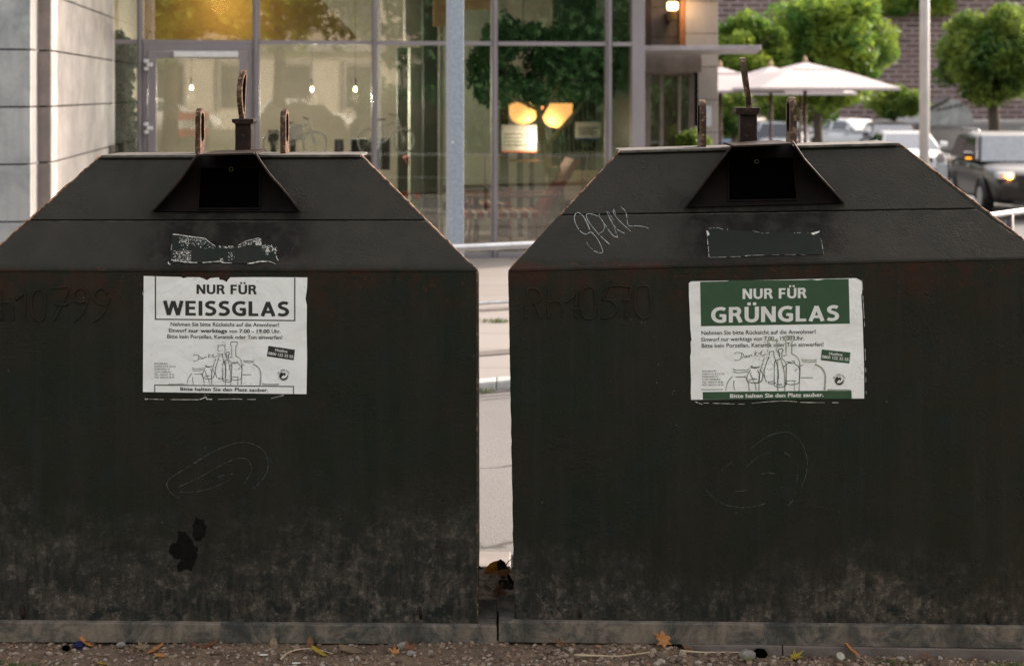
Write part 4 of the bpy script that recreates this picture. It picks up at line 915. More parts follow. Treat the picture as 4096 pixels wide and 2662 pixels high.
leaves = [  # px, py, size, colour, rot, tilt, label, maple
 (2655, 2585, .038, 'orange', 10, 62, 'orange brown maple leaf propped upright against the foot of the right container', 1, 0),
 (1275, 2612, .022, 'yellow', 70, 25, 'curled yellow leaf on the gravel beside the long bent twig', 0, 0),
 (3178, 2630, .028, 'yellow', -70, 18, 'bright yellow maple leaf lying in front of the pale concrete edging', 1, 0),
 (2990, 2636, .018, 'green', 20, 18, 'small olive green leaf beside the pale stone', 0, 0),
 (3408, 2606, .022, 'orange', 60, 35, 'orange leaf on the concrete edging beside the beaded crown cap', 0, .012),
 (3705, 2622, .014, 'brown', 80, 25, 'tiny brown leaf on the edging slab near the right end', 0, .012),
 (570, 2594, .026, 'tan', 40, 20, 'tan maple leaf lying on the gravel, largest of the left leaves', 1, 0),
 (622, 2600, .022, 'orange', -60, 22, 'orange tan leaf on the gravel touching the large tan leaf', 0, 0),
 (345, 2568, .020, 'orange', 80, 30, 'small orange leaf on gravel by the blue bottle cap', 0, 0),
 (775, 2580, .020, 'brown', 100, 35, 'brown curled leaf standing against the foot of the left container', 0, 0),
 (840, 2582, .022, 'brown', -80, 20, 'long brown leaf flat against the foot of the left container', 0, 0),
 (1095, 2580, .017, 'tan', 10, 35, 'small tan leaf on gravel below the middle of the left container', 0, 0),
 (1400, 2602, .028, 'tan', 85, 14, 'flat tan leaf on gravel left of the round pale stone', 0, 0),
 (1640, 2598, .026, 'brown', 30, 25, 'brown leaf on gravel beneath the right end of the left container', 1, 0),
 (1580, 2612, .020, 'orange', 10, 25, 'rust coloured leaf on gravel beside the brown leaf', 1, 0),
 (2245, 2585, .030, 'brown', 70, 28, 'dark brown crumpled maple leaf below the left end of the right container', 1, 0),
 (2750, 2588, .018, 'brown', 40, 25, 'dark brown leaf right of the propped maple leaf', 0, 0),
 (1240, 2578, .016, 'brown', 5, 45, 'brown leaf folded upright behind the bent twig', 0, 0),
 (410, 2655, .016, 'yellow', 85, 10, 'yellow leaf scrap at the lower edge of the gravel', 0, 0),
 (640, 2621, .014, 'orange', 88, 6, 'flat orange scrap of leaf on gravel below the tan leaves', 0, 0),
 (3000, 2600, .013, 'yellow', 88, 12, 'small yellow leaf beside the dark bark piece', 0, 0)]
for (px, py, s, col, rot, tilt, lab, mp, zo) in leaves:
    z = float(zg(XP(px, 4.2))) + .006 + zo; c = GP(px, py, z)
    c.y = min(c.y, 4.262); c = Vector((XP(px, c.y), c.y, max(z + math.sin(R(tilt)) * s * .5, ZP(py, c.y))))
    mb = MB(); leaf_mesh(mb, c, s * 1.3, rot, tilt, px, bool(mp)); tag(mb.build('fallen_leaf', LM[col], org=c), lab, 'leaf', 'fallen leaves around the containers')
for (px, py, Y, s, col, rot, tilt, spin, lab) in ((1978, 2268, 4.72, .036, 'amber', -15, 70, -52, 'backlit amber leaf standing in the gap between the two containers'),
        (2008, 2272, 4.68, .032, 'dark', 15, 76, 8, 'dark folded leaf in front of the amber leaf in the gap'), (2025, 2338, 4.60, .028, 'dark', 10, 50, 60, 'dark wet leaf lowest in the gap between the containers'),
        (1998, 2350, 4.57, .024, 'brown', -20, 45, -30, 'brown wet leaf stuck in the gap below the amber leaf'), (2040, 2320, 4.62, .022, 'dark', 40, 60, 20, 'small black leaf against the right container in the gap'),
        (2018, 2290, 4.66, .026, 'orange', -30, 55, 100, 'rust brown crumpled leaf behind the dark folded leaf in the gap'), (2005, 2375, 4.54, .018, 'brown', 30, 30, 80, 'small brown leaf at the front of the leaf pile in the gap'),
        (1948, 2348, 4.60, .016, 'tan', 30, 25, 30, 'small tan leaf flat on the litter by the left container in the gap')):
    c = P(px, py, Y); mb = MB(); leaf_mesh(mb, c, s, rot, tilt, px, False, .45, spin=spin); tag(mb.build('fallen_leaf', LM[col], org=c), lab, 'leaf', 'fallen leaves around the containers')
mb = MB(); mb.tube([P(2018, 2268, 4.68), P(2032, 2245, 4.67), P(2050, 2232, 4.66), P(2058, 2236, 4.66)], .0016, 6); tag(mb.build('leaf_stalk', M['bark'], smooth=True), 'thin dark stalk curving up out of the leaves in the gap', 'stalk')
mb = MB(); rl = random.Random(31)
for i in range(150):
    x = rl.uniform(-1.75, 1.75); y = 4.262 - abs(rl.gauss(0, .045)); z = float(zg(x)) + .004; s_ = rl.uniform(.003, .009); a_ = rl.uniform(0, 6.28); u_ = Vector((math.cos(a_), math.sin(a_), rl.uniform(-.2, .5))) * s_; w_ = Vector((-math.sin(a_), math.cos(a_), rl.uniform(-.2, .3))) * s_ * rl.uniform(.15, .6); c_ = Vector((x, y, z))
    mb.add([c_ - u_, c_ - w_ * .9 + Vector((0, 0, .001)), c_ + u_, c_ + w_], [(0, 1, 2, 3)])
tag(mb.build('leaf_litter', LM['brown']), kind='stuff')
def twig(pts, r0, lab, mat='tan', z=None):
    mb = MB(); q = smooth_line([(x, y) for x, y in pts], 5); n = len(q)
    P3 = []
    for i, (x, y) in enumerate(q):
        zz = float(zg(XP(x, 4.2))) + .010 + .004 * math.sin(i * .6); c = GP(x, y, zz); c.y = min(c.y, 4.262); P3.append(c)
    mb.tube(P3, [r0 * (1 - .6 * i / n) for i in range(n)], 6); tag(mb.build('twig', M['bark_pale'] if mat == 'tan' else M['bark'], smooth=True, org=P3[n // 2]), lab, 'twig', 'twigs on the gravel')
twig([(1122, 2636), (1150, 2610), (1200, 2595), (1260, 2594), (1330, 2612)], .0035, 'long bent pale twig curving over the gravel by the yellow leaf')
twig([(2300, 2618), (2380, 2620), (2480, 2622), (2600, 2606)], .004, 'pale straight twig on gravel left of the propped maple leaf')
twig([(2720, 2600), (2820, 2607), (2990, 2604)], .0035, 'thin light stick along the edging right of the maple leaf')
twig([(342, 2548), (365, 2565), (382, 2574)], .0025, 'short dark twig beside the blue bottle cap', 'dark')
twig([(2020, 2262), (2035, 2240), (2056, 2230)], .002, 'thin stalk rising in the gap', 'dark') if False else None
mb = MB(); mb.lathe([(.0, 0), (.014, .0), (.0145, .004), (.013, .010), (.0, .0105)], (0, 0, 0), 16)
c = GP(314, 2581, .024); c.y = 4.25; o = mb.build('bottle_cap', simple('blue_plastic', (.008, .014, .06), rough=.4), smooth=False); o.location = (XP(314, 4.25), 4.25, .020); o.rotation_euler = (.3, .2, 0)
tag(o, 'dark blue plastic bottle cap on gravel at the left container foot', 'bottle cap')
mb = MB()
for i in range(16):
    a = 6.283 * i / 16; mb.lathe([(0, -.002), (.0018, -.001), (.002, .0005), (.0014, .0018), (0, .0022)], (math.cos(a) * .012, math.sin(a) * .012, 0), 6)
mb.lathe([(0, .001), (.012, .001), (.012, .002), (0, .0035)], (0, 0, 0), 16)
o = mb.build('crown_cap', simple('pale_crown_cap', (.34, .31, .24), rough=.4, metal=.4)); o.location = (XP(3362, 4.22), 4.22, ZP(2622, 4.22)); o.rotation_euler = (.7, 0, .2)
tag(o, 'crimped metal crown cap lying on the gravel by the orange leaf', 'bottle cap')
for (px, py, s, mt, lab) in ((484, 2577, .0125, 'st', 'pale rounded pebble on gravel near the small orange leaf'), (1645, 2612, .013, 'st', 'round pale pebble beside the brown leaf under the container end'), (1616, 2582, .018, 'st', 'largest pale pebble leaning at the right end of the left container'),
                         (2990, 2618, .022, 'st', 'pale grey angular stone beside the dark bark piece'), (3040, 2612, .020, 'bk', 'black bark piece next to the pale grey stone'), (1185, 2650, .012, 'gl', 'white glass shard at the lower edge of the gravel'), (1055, 2617, .013, 'gl', 'pale bluish glass shard lying on gravel'), (265, 2590, .012, 'bk', 'small dark lump by the blue cap')):
    bm = bmesh.new(); bmesh.ops.create_icosphere(bm, subdivisions=2, radius=s); r = random.Random(px)
    for q in bm.verts: q.co = Vector((q.co.x * 1.15, q.co.y * .8, q.co.z * .75)) * r.uniform(.86, 1.1)
    me = bpy.data.meshes.new('pebble'); bm.to_mesh(me); bm.free()
    nm = {'st': 'pebble', 'bk': 'bark_piece', 'gl': 'glass_shard'}[mt]
    o = bpy.data.objects.new(nm, me); SC.collection.objects.link(o)
    me.materials.append({'st': M['pale_pebble'], 'bk': M['matte_black'], 'gl': M['flake']}[mt])
    z = float(zg(XP(px, 4.2))) + s * .5; c = GP(px, py, z); c.y = min(c.y, 4.255); o.location = (XP(px, c.y), c.y, z)
    if mt == 'gl': o.scale = (1, .5, .3)
    tag(o, lab, {'st': 'pebble', 'bk': 'bark', 'gl': 'glass shard'}[mt])

# ---------------------------------------------------------------- rail and posts on the street
rx = np.concatenate([np.linspace(-4, 3.4, 30), [3.6, 3.88, 4.2, 4.6, 4.9, 5.2]])
rp = [Vector((x, float(kerb_y(x)) + .03, .82)) for x in rx]
rail = thing('street_railing', (0, float(kerb_y(0)), 0), 'low galvanised tube railing curving along the kerb behind the containers', 'railing')
MB().tube(rp, .021, 12).build('top_rail', M['rail'], rail, smooth=True)
MB().tube([Vector((p.x, p.y, .497)) for p in rp], .009, 8).build('lower_rail', M['rail'], rail, smooth=True)
for x in (-3.5, -2.0, -1.0, 1.2, 2.4, 3.64, 4.75):
    y = float(np.interp(x, [p.x for p in rp], [p.y for p in rp])); MB().tube([(x, y, 0), (x, y, .81)], .026, 12).build('post', M['alu_dark'], rail, smooth=True)
sp_ = thing('sign_post', (XP(1825, 8.6), 8.65, .05), 'square galvanised steel post standing behind the gap between the containers', 'post')
mb = MB(); X0, X1, X2 = XP(1783, 8.66), XP(1806, 8.6), XP(1856, 8.62)
mb.hexa([(X0, 8.68, .05), (X1, 8.6, .05), (X2, 8.615, .05), (X2 - .025, 8.70, .05)], [(X0, 8.68, 4.6), (X1, 8.6, 4.6), (X2, 8.615, 4.6), (X2 - .025, 8.70, 4.6)])
mb.build('shaft', M['galv'], sp_, bevel=.004); mb = MB(); mb.box(X0 - .04, X2 + .04, 8.56, 8.75, .045, .06); mb.build('base_plate', M['galv'], sp_)
MB().lathe([(.008, 0), (.008, .006), (.0, .008)], (0, 0, 0), 10).build('bolt', M['white_paint'], sp_, org=Vector((0, 0, 0))).matrix_basis = Matrix.Translation((XP(1812, 8.6) - XP(1825, 8.6), -.055, ZP(569, 8.6) - .05)) @ Matrix.Rotation(R(90), 4, 'X')

# ---------------------------------------------------------------- glass fronted building, in its own frame (s along the front, t into it)
BO = Vector((-3.915, 13.5, 0)); BU = Vector((.990, .1402, 0)).normalized(); BV = Vector((-BU.y, BU.x, 0))
def W(s, t, z): return BO + BU * s + BV * t + Vector((0, 0, z))
def S_of(px, t=0.0):   # where along the front (at depth t) the eye sees column px
    k = (px - CX) / F; o = BO + BV * t; return (k * o.y - o.x) / (BU.x - k * BU.y)
def Zf(py, px, t=0.0):
    s = S_of(px, t); return ZP(py, (BO + BV * t + BU * s).y)
def wbox(mb, s0, s1, t0, t1, z0, z1):
    return mb.hexa([W(s0, t0, z0), W(s1, t0, z0), W(s1, t0, z1), W(s0, t0, z1)], [W(s0, t1, z0), W(s1, t1, z0), W(s1, t1, z1), W(s0, t1, z1)])
bld = thing('cafe_building', W(0, 0, 0), 'pale stone building with a tall grey framed glass front behind the containers', 'building')
HT = 3.9; ZM = 2.19; SE = S_of(2578)
vm = [(428, 452), (548, 572), (1010, 1038), (1487, 1509), (1967, 1991), (2424, 2448), (2527, 2578)]
VM = [(S_of(a), S_of(b)) for a, b in vm]
for i, (a, b) in enumerate(VM):
    mb = MB(); m0 = (a + b) / 2; h_ = (b - a) / 2
    if i in (0, 6): wbox(mb, a, b, -.02, .12, 0.05, HT)
    else:
        wbox(mb, m0 - h_, m0 + h_, 0, .10, 0.05, HT); wbox(mb, m0 - h_ * .35, m0 + h_ * .35, -.035, 0, 0.05, HT)
    mb.build('mullion', M['alu'], bld, bevel=.003)
for z0, z1, nm in ((ZM - .02, ZM + .02, 'transom'), (.05, .10, 'sill_rail'), (HT - .05, HT, 'head_rail'), (3.2, 3.24, 'transom')):
    for i in range(6):
        if nm == 'sill_rail' and i == 1: continue
        mb = MB(); wbox(mb, VM[i][1], VM[i + 1][0], -.012, .08, z0, z1); mb.build(nm, M['alu'], bld, bevel=.002)
for i in range(6):
    for z0, z1 in ((.10, ZM - .02), (ZM + .02, 3.2), (3.24, HT - .05)):
        if i == 1 and z0 < 1: continue
        mb = MB(); wbox(mb, VM[i][1], VM[i + 1][0], .035, .041, z0, z1); mb.build('window_pane', M['glass'], bld)
# door
D0, D1 = VM[1][1] + .004, VM[2][0] - .004; gd0, gd1 = S_of(626), S_of(957); zdt = Zf(180, 790); zg1 = Zf(234, 790)
jb0, jb1 = S_of(590), S_of(990)
mb = MB(); wbox(mb, D0, jb0, -.01, .09, .05, ZM - .02); wbox(mb, jb1, D1, -.01, .09, .05, ZM - .02); wbox(mb, jb0, jb1, -.01, .09, Zf(205, 790), ZM - .02)
dr = mb.build('door_frame', M['alu'], bld, bevel=.003)
mb = MB(); e_ = .006; zl_ = Zf(205, 790) - e_
wbox(mb, jb0 + e_, gd0, -.03, .05, .07, zl_); wbox(mb, gd1, jb1 - e_, -.03, .05, .07, zl_); wbox(mb, gd0, gd1, -.03, .05, zg1, zl_); wbox(mb, gd0, gd1, -.03, .05, .07, .22)
door = mb.build('door', M['alu'], bld, bevel=.003)
mb = MB(); wbox(mb, gd0, gd1, .005, .012, .22, zg1); mb.build('door_pane', M['glass'], door)
mb = MB(); wbox(mb, S_of(697), S_of(953), -.075, -.03, Zf(230, 800), Zf(206, 800)); mb.build('door_closer', M['white_paint'], door, bevel=.006)
for py in (260, 512):
    mb = MB(); z = Zf(py, 595); s_ = S_of(592)
    wbox(mb, s_ - .035, s_ + .01, -.06, -.03, z + .02, z + .055); wbox(mb, s_ - .005, s_ + .05, -.065, -.03, z - .018, z + .018); wbox(mb, s_ - .03, s_ + .012, -.06, -.03, z - .055, z - .022)
    mb.build('hinge', M['white_paint'], door, bevel=.006)
# plinth and roof slab above the front
mb = MB(); wbox(mb, -.02, SE, -.03, .12, -.06, .05); mb.build('plinth', M['stone_grey'], bld)
mb = MB(); wbox(mb, -6, SE + 1.0, -.05, 8, HT, 9); mb.build('upper_storeys', M['stone_beige'], bld)
# left stone wing
def tcoord(px, Y): X = XP(px, Y); d = Vector((X, Y, 0)) - BO; return d.dot(BU), d.dot(BV)
sA, tA = tcoord(122, 9.94); _, tB = tcoord(150, 10.34); sC, tC = tcoord(205, 10.62); s2a, t2a = tcoord(204, 10.66)
tB = next(t for t in np.arange(tA, tA + 3, .005) if (W(sA, t, 0).x / W(sA, t, 0).y * F + CX) >= 149)
s2a = next(s for s in np.arange(sA, sA + 1, .002) if (W(s, tB, 0).x / W(s, tB, 0).y * F + CX) >= 203)
def slab_wall(name, mat, s0, s1, t0, t1, z0, z1, joint=.407, zref=1.597, lens=None, th=None, face='front'):
    """coursed stone slabs with dark open joints over a backing"""
    mb = MB(); z = zref + math.ceil((z0 - zref) / joint) * joint; cuts = [z0]
    while z < z1: 
        if z - cuts[-1] > .02: cuts.append(z)
        z += joint
    cuts.append(z1); g_ = .0058
    for i in range(len(cuts) - 1):
        L0, L1 = (s0, s1) if face == 'front' else (t0, t1)
        step = lens or (L1 - L0); off = (step * .5 if (i % 2 and lens) else 0); a = L0 - off
        while a < L1 - 1e-4:
            p, q = max(a, L0), min(a + step, L1)
            gp_, gq = (g_ if p > L0 + 1e-4 else 0), (g_ if q < L1 - 1e-4 else 0)
            if q - p > .02:
                if face == 'front': wbox(mb, p + gp_, q - gq, t0, t1, cuts[i] + g_, cuts[i + 1] - g_)
                else: wbox(mb, s0, s1, p + gp_, q - gq, cuts[i] + g_, cuts[i + 1] - g_)
            a += step
    return mb.build(name, mat, bld, bevel=.002, seg=1)
def backing(s0, s1, t0, t1, z0, z1):
    mb = MB(); wbox(mb, s0, s1, t0, t1, z0, z1); return mb.build('joint_backing', M['joint'], bld)
slab_wall('stone_pier', M['stone_grey'], sA - 3, sA, tA, tA + .04, 0, 6, lens=1.5)
slab_wall('stone_pier_return', M['stone_white'], sA - .04, sA + .001, tA + .042, tB, 0, 6, face='side')
backing(sA - 3, sA - .042, tA + .042, tB - .02, 0, 6)
slab_wall('stone_reveal', M['stone_brown'], sA + .002, s2a, tB, tB + .04, 0, 6)
slab_wall('stone_side_wall', M['stone_bright'], s2a - .04, s2a, tB + .042, -.03, 0, 6, lens=None, face='side')
backing(sA - .0, s2a - .042, tB + .045, -.03, 0, 6)
mb = MB(); wbox(mb, s2a - .03, VM[0][0] - .001, -.029, .1, 0, HT); mb.build('stone_return', M['alu_dark'], bld)
# vent in the side wall near the front
zv = Zf(605, 405); mb = MB(); wbox(mb, s2a + .0005, s2a + .012, -.42, -.14, zv - .07, zv + .07); mb.build('vent_grille', M['alu_dark'], bld)
# interior shell
M['in_wall'] = simple('olive_plaster', (.31, .285, .235), (.25, .23, .19), scale=1.5, rough=.9)
M['in_floor'] = simple('timber_floor', (.16, .12, .085), (.11, .08, .055), rough=.5)
M['in_ceil'] = simple('ochre_ceiling', (.27, .19, .085), (.19, .135, .065), scale=1, rough=.8)
M['green_panel'] = simple('dark_green_panel', (.045, .06, .045), (.035, .048, .038), scale=2, rough=.6)
M['sage_panel'] = simple('sage_panel', (.31, .33, .27), (.26, .28, .23), scale=2, rough=.7)
M['curtain'] = simple('dark_curtain', (.022, .024, .02), (.04, .042, .036), scale=9, rough=.9)
TD = 4.6
mb = MB(); wbox(mb, -.1, SE, TD, TD + .1, 0, HT); mb.build('back_wall', M['in_wall'], bld)
mb = MB(); wbox(mb, -.1, SE, .121, TD, -.02, .02); mb.build('interior_floor', M['in_floor'], bld)
mb = MB(); wbox(mb, -.1, SE, .121, TD, HT - .06, HT - .01); mb.build('interior_ceiling', M['in_wall'], bld)
mb = MB(); wbox(mb, -.2, -.1, .121, TD, 0, HT); mb.build('side_wall', M['in_wall'], bld)
mb = MB(); wbox(mb, SE - .04, SE, .121, TD, 0, HT); mb.build('side_wall', M['green_panel'], bld)
def ibox(name, px0, px1, py0, py1, t, th, mat, bevel=0, z0=None):
    s0, s1 = S_of(px0, t), S_of(px1, t); pm = (px0 + px1) / 2
    mb = MB(); wbox(mb, s0, s1, t, t + th, Zf(py1, pm, t) if z0 is None else z0, Zf(py0, pm, t)); return mb.build(name, mat, bld, bevel=bevel)
# sloping ochre gallery soffit seen through the upper panes
mb = MB(); t = 1.6
poly = [(575, -150), (1230, -60), (1430, 150), (1440, 172), (575, 172)]
pp = [(S_of(x, t), Zf(y, x, t)) for x, y in poly]; mb.hexa([W(s, t, z) for s, z in pp], [W(s, t + .12, z) for s, z in pp]); mb.build('ochre_gallery', M['in_ceil'], bld)
ibox('pillar', 1590, 1637, 190, 1100, 1.9, .15, M['green_panel'], z0=.02)
ibox('sage_column', 1640, 1690, 190, 1100, 1.5, .3, M['sage_panel'], z0=.02)
ibox('green_column', 1693, 1752, -120, 1100, 1.3, .3, M['green_panel'], z0=.02)
ibox('pale_column', 1620, 1690, -150, 172, 1.7, .25, M['stone_beige'])
ibox('sage_column', 1757, 1775, -120, 1100, 1.1, .3, M['sage_panel'], z0=.02)
ibox('timber_lining', 1735, 1785, -150, 105, .9, .06, simple('orange_timber', (.42, .22, .10), (.36, .18, .08), rough=.6))
ibox('timber_lining', 1860, 1975, -150, 40, .95, .06, simple('orange_timber_board', (.46, .26, .13), (.40, .22, .1), rough=.6))
ibox('sage_wall_panel', 1855, 2022, -150, 1100, 2.6, .1, M['sage_panel'], z0=.02)
# pleated dark curtain at the right
def curtain(px0, px1, py0, t, mat, amp=.03, n=60, z0=.05):
    s0, s1 = S_of(px0, t), S_of(px1, t); z1 = Zf(py0, (px0 + px1) / 2, t); v = []
    for i in range(n + 1):
        s = lerp(s0, s1, i / n); tt = t + amp * math.sin(i * 1.35) + amp * .4 * math.sin(i * .5)
        v += [W(s, tt, z0), W(s, tt, z1), W(s, tt + .01, z0), W(s, tt + .01, z1)]
    f = []
    for i in range(n): a = 4 * i; f += [(a, a + 4, a + 5, a + 1), (a + 2, a + 3, a + 7, a + 6), (a + 1, a + 5, a + 7, a + 3), (a, a + 2, a + 6, a + 4)]
    return obj('curtain', v, f, mat, bld, smooth=True)
curtain(2210, 2445, -120, 2.3, M['curtain']); curtain(2240, 2420, -120, 2.6, M['sage_panel'], .02)
ibox('dark_shelf_unit', 2000, 2034, 430, 1040, 1.9, .3, M['curtain'], z0=.02)
ibox('glazing_bar', 2072, 2092, 610, 1040, 1.9, .06, M['curtain'], z0=.02); ibox('glazing_bar', 2122, 2136, 610, 1040, 1.9, .06, M['curtain'], z0=.02)
ibox('counter_edge', 2034, 2160, 640, 648, 1.85, .3, simple('counter_wood', (.20, .11, .06), rough=.5))
ibox('grey_partition', 2115, 2445, 865, 1100, 1.7, .08, simple('grey_partition', (.13, .12, .13), rough=.7), z0=.02)
ibox('dado_board', 2230, 2420, 682, 800, 2.2, .05, simple('tan_board', (.24, .18, .12), rough=.7))
# entrance bay at the right of the glass front
YC = 17.1
def fbox(mb, px0, px1, z0, z1, Y, d):
    X0, X1 = XP(px0, Y), XP(px1, Y); return mb.box(X0, X1, Y, Y + d, z0, z1)
def courses(name, px0, px1, ytop, Y, d, mat, zs):
    mb = MB(); zz = [G2] + zs + [ZP(ytop, Y)]
    for a, b in zip(zz[:-1], zz[1:]): fbox(mb, px0, px1, a + .004, b - .004, Y, d)
    o = mb.build(name, mat, bld, bevel=.003, seg=1); mb = MB(); X0, X1 = XP(px0, Y), XP(px1, Y); mb.box(X0 + .01, X1 - .01, Y + .01, Y + d - .01, G2, ZP(ytop, Y) - .01); mb.build('joint_backing', M['joint'], bld); return o
cz = [ZP(y, YC) for y in (930, 797, 664, 530, 400, 268, 135, 5, -128)]
courses('stone_column', 2742, 2872, -260, YC, .5, M['stone_beige'], cz)
mb = MB(); fbox(mb, 2740, 2880, ZP(4, YC - .03) , ZP(-6, YC - .03), YC - .03, .6); mb.build('string_course', M['stone_white'], bld)
courses('stone_panel', 2603, 2722, -260, 17.5, .3, M['stone_brown'], [ZP(y, 17.5) for y in (150, 30)])
mb = MB(); fbox(mb, 2575, 2606, ZP(200, 17.3), 5, 17.3, .1); mb.build('dark_jamb', simple('dark_brown_jamb', (.05, .028, .018), rough=.6), bld)
mb = MB(); fbox(mb, 2720, 2744, ZP(190, 17.15), 5, 17.15, .1); mb.build('lit_jamb', simple('lit_orange_strip', (.36, .15, .05), (.28, .11, .04), rough=.5), bld)  # the strip's lit orange is put into its colour
mb = MB(); Yc = 14.9; a_ = [P(2576, 203, Yc), P(3046, 199, Yc), P(3046, 181, Yc), P(2576, 183, Yc)]; mb.hexa(a_, [p + Vector((.25, 1.7, 0)) for p in a_]); mb.build('canopy', simple('canopy_metal', (.42, .38, .40), rough=.45, metal=.2), bld, bevel=.004)
mb = MB(); fbox(mb, 2570, 2808, ZP(290, 16.7), ZP(203, 16.7), 16.7, .3); mb.build('canopy_fascia', M['stone_brown'], bld, bevel=.004)
Yd = 17.0; mb = MB()
for a, b in ((2570, 2600), (2640, 2654), (2712, 2722), (2754, 2778)): fbox(mb, a, b, G2, ZP(290, Yd), Yd, .08)
fbox(mb, 2570, 2780, ZP(300, Yd - .01), ZP(286, Yd - .01), Yd - .01, .1)
mb.build('entrance_frame', M['stone_brown'], bld, bevel=.003)
mb = MB(); fbox(mb, 2600, 2755, G2, ZP(292, Yd + .03), Yd + .03, .01); mb.build('entrance_pane', M['glass'], bld)
mb = MB(); fbox(mb, 2560, 2790, G2, ZP(270, Yd + 1.2), Yd + 1.2, .05); mb.build('entrance_back_wall', simple('beige_blind', (.42, .38, .29), (.34, .30, .22), scale=2, rough=.9), bld)
mb = MB(); a0, a1 = ZP(274, 16.9), ZP(262, 16.9); fbox(mb, 2733, 2790, a0, a1, 16.9, .06); fbox(mb, 2780, 2792, ZP(505, 16.9), a0 - .001, 16.9, .06); mb.build('black_duct', M['matte_black'], bld, bevel=.004)
# sign sheet on the column
sgn = thing('paper_notice', P(2822, 462, YC - .02), 'white printed notice sheet fixed to the stone entrance column', 'notice')
mb = MB(); fbox(mb, 2797, 2845, ZP(505, YC - .015), ZP(424, YC - .015), YC - .015, .01); mb.build('sheet', simple('bluish_white_paper', (.72, .76, .86), rough=.6), sgn)
mb = MB()
for i in range(7):
    z = ZP(438 + i * 9, YC - .018); fbox(mb, 2803, 2838 - (i * 7) % 13, z - .006, z, YC - .018, .002)
mb.build('printed_lines', simple('pale_print', (.38, .42, .55), rough=.7), sgn)
# wall lamp
lampp = P(2690, 26, 16.85); wl = thing('wall_lamp', lampp, 'lit warm wall lamp above the entrance canopy', 'lamp')
mb = MB(); mb.box(lampp.x - .062, lampp.x + .062, 16.8, 16.9, lampp.z - .045, lampp.z + .05); mb.build('lamp_glass', emit('lamp_glow', (1, .66, .30), 3.5), wl, bevel=.02, seg=3)
mb = MB(); mb.box(lampp.x - .02, lampp.x + .05, 16.86, 17.5, lampp.z - .16, lampp.z - .047); mb.build('lamp_bracket', simple('brass_bracket', (.18, .1, .03), rough=.4, metal=.7), wl, bevel=.008)
l = bpy.data.lights.new('wall_lamp_light', 'POINT'); l.energy = 2.2; l.color = (1, .6, .28); l.shadow_soft_size = .06; lo = bpy.data.objects.new('wall_lamp_light', l); SC.collection.objects.link(lo); lo.location = lampp + Vector((.10, .02, 0)); lo.parent = None

# ---------------------------------------------------------------- things inside the cafe
def pt(px, py, t): s = S_of(px, t); q = W(s, t, 0); return Vector((q.x, q.y, ZP(py, q.y)))
M['bulb'] = emit('bulb_glow', (1, .78, .42), 6); M['cord'] = M['curtain']
def bulb(px, py, t, lab):
    c = pt(px, py, t); r = thing('pendant_bulb', c, lab, 'lamp', 'bare bulbs hanging behind the glass')
    MB().lathe([(0, -.02), (.012, -.016), (.018, -.002), (.014, .014), (.010, .03), (0, .031)], c, 14).build('bulb', M['bulb'], r, smooth=True)
    MB().lathe([(0, .031), (.018, .032), (.018, .12), (.004, .125)], c, 12).build('socket', M['cord'], r)
    MB().tube([c + Vector((0, 0, .12)), Vector((c.x, c.y, HT - .07))], .003, 6).build('cord', M['cord'], r)
    l = bpy.data.lights.new('bulb_light', 'POINT'); l.energy = 34; l.color = (1, .9, .76); l.shadow_soft_size = .05
    lo = bpy.data.objects.new('bulb_light', l); SC.collection.objects.link(lo); lo.location = c + Vector((0, 0, -.1))
bulb(1248, 358, 2.2, 'bare glowing bulb on a dark cord, middle one behind the glass'); bulb(1421, 358, 2.2, 'bare glowing bulb on a dark cord, nearest the pillar behind the glass'); bulb(766, 352, 2.2, 'bare glowing bulb on a cord seen through the glass door')
# golden glow on the gallery
l = bpy.data.lights.new('gallery_lamp_light', 'POINT'); l.energy = 9; l.color = (1, .62, .2); l.shadow_soft_size = .1
lo = bpy.data.objects.new('gallery_lamp_light', l); SC.collection.objects.link(lo); lo.location = pt(880, 20, 1.15)
M['shade'] = emit('lamp_shade_glow', (1, .47, .15), .52)
def shade(px0, px1, py0, py1, t, lab):
    c = pt((px0 + px1) / 2, py1, t); top = pt((px0 + px1) / 2, py0, t).z; h = top - c.z; rr_ = (S_of(px1, t) - S_of(px0, t)) / 2
    r = thing('pendant_lamp', c, lab, 'lamp', 'big glowing pendant shades inside the cafe')
    prof = [(0, 0), (rr_ * .45, h * .05), (rr_ * .78, h * .2), (rr_ * .96, h * .45), (rr_, h * .98), (rr_ * .97, h)]
    MB().lathe(prof, c, 24).build('shade', M['shade'], r, smooth=True)
    MB().tube([Vector((c.x, c.y, top)), Vector((c.x, c.y, HT - .07))], .005, 6).build('cord', M['cord'], r)
shade(2036, 2150, 410, 500, 1.75, 'glowing orange pendant lamp left of the indoor tree trunk'); shade(2166, 2290, 414, 512, 1.75, 'glowing orange pendant lamp right of the indoor tree trunk')
l = bpy.data.lights.new('shade_light', 'POINT'); l.energy = 8; l.color = (1, .86, .66); l.shadow_soft_size = .12
lo = bpy.data.objects.new('shade_light', l); SC.collection.objects.link(lo); lo.location = pt(2160, 560, 1.5)
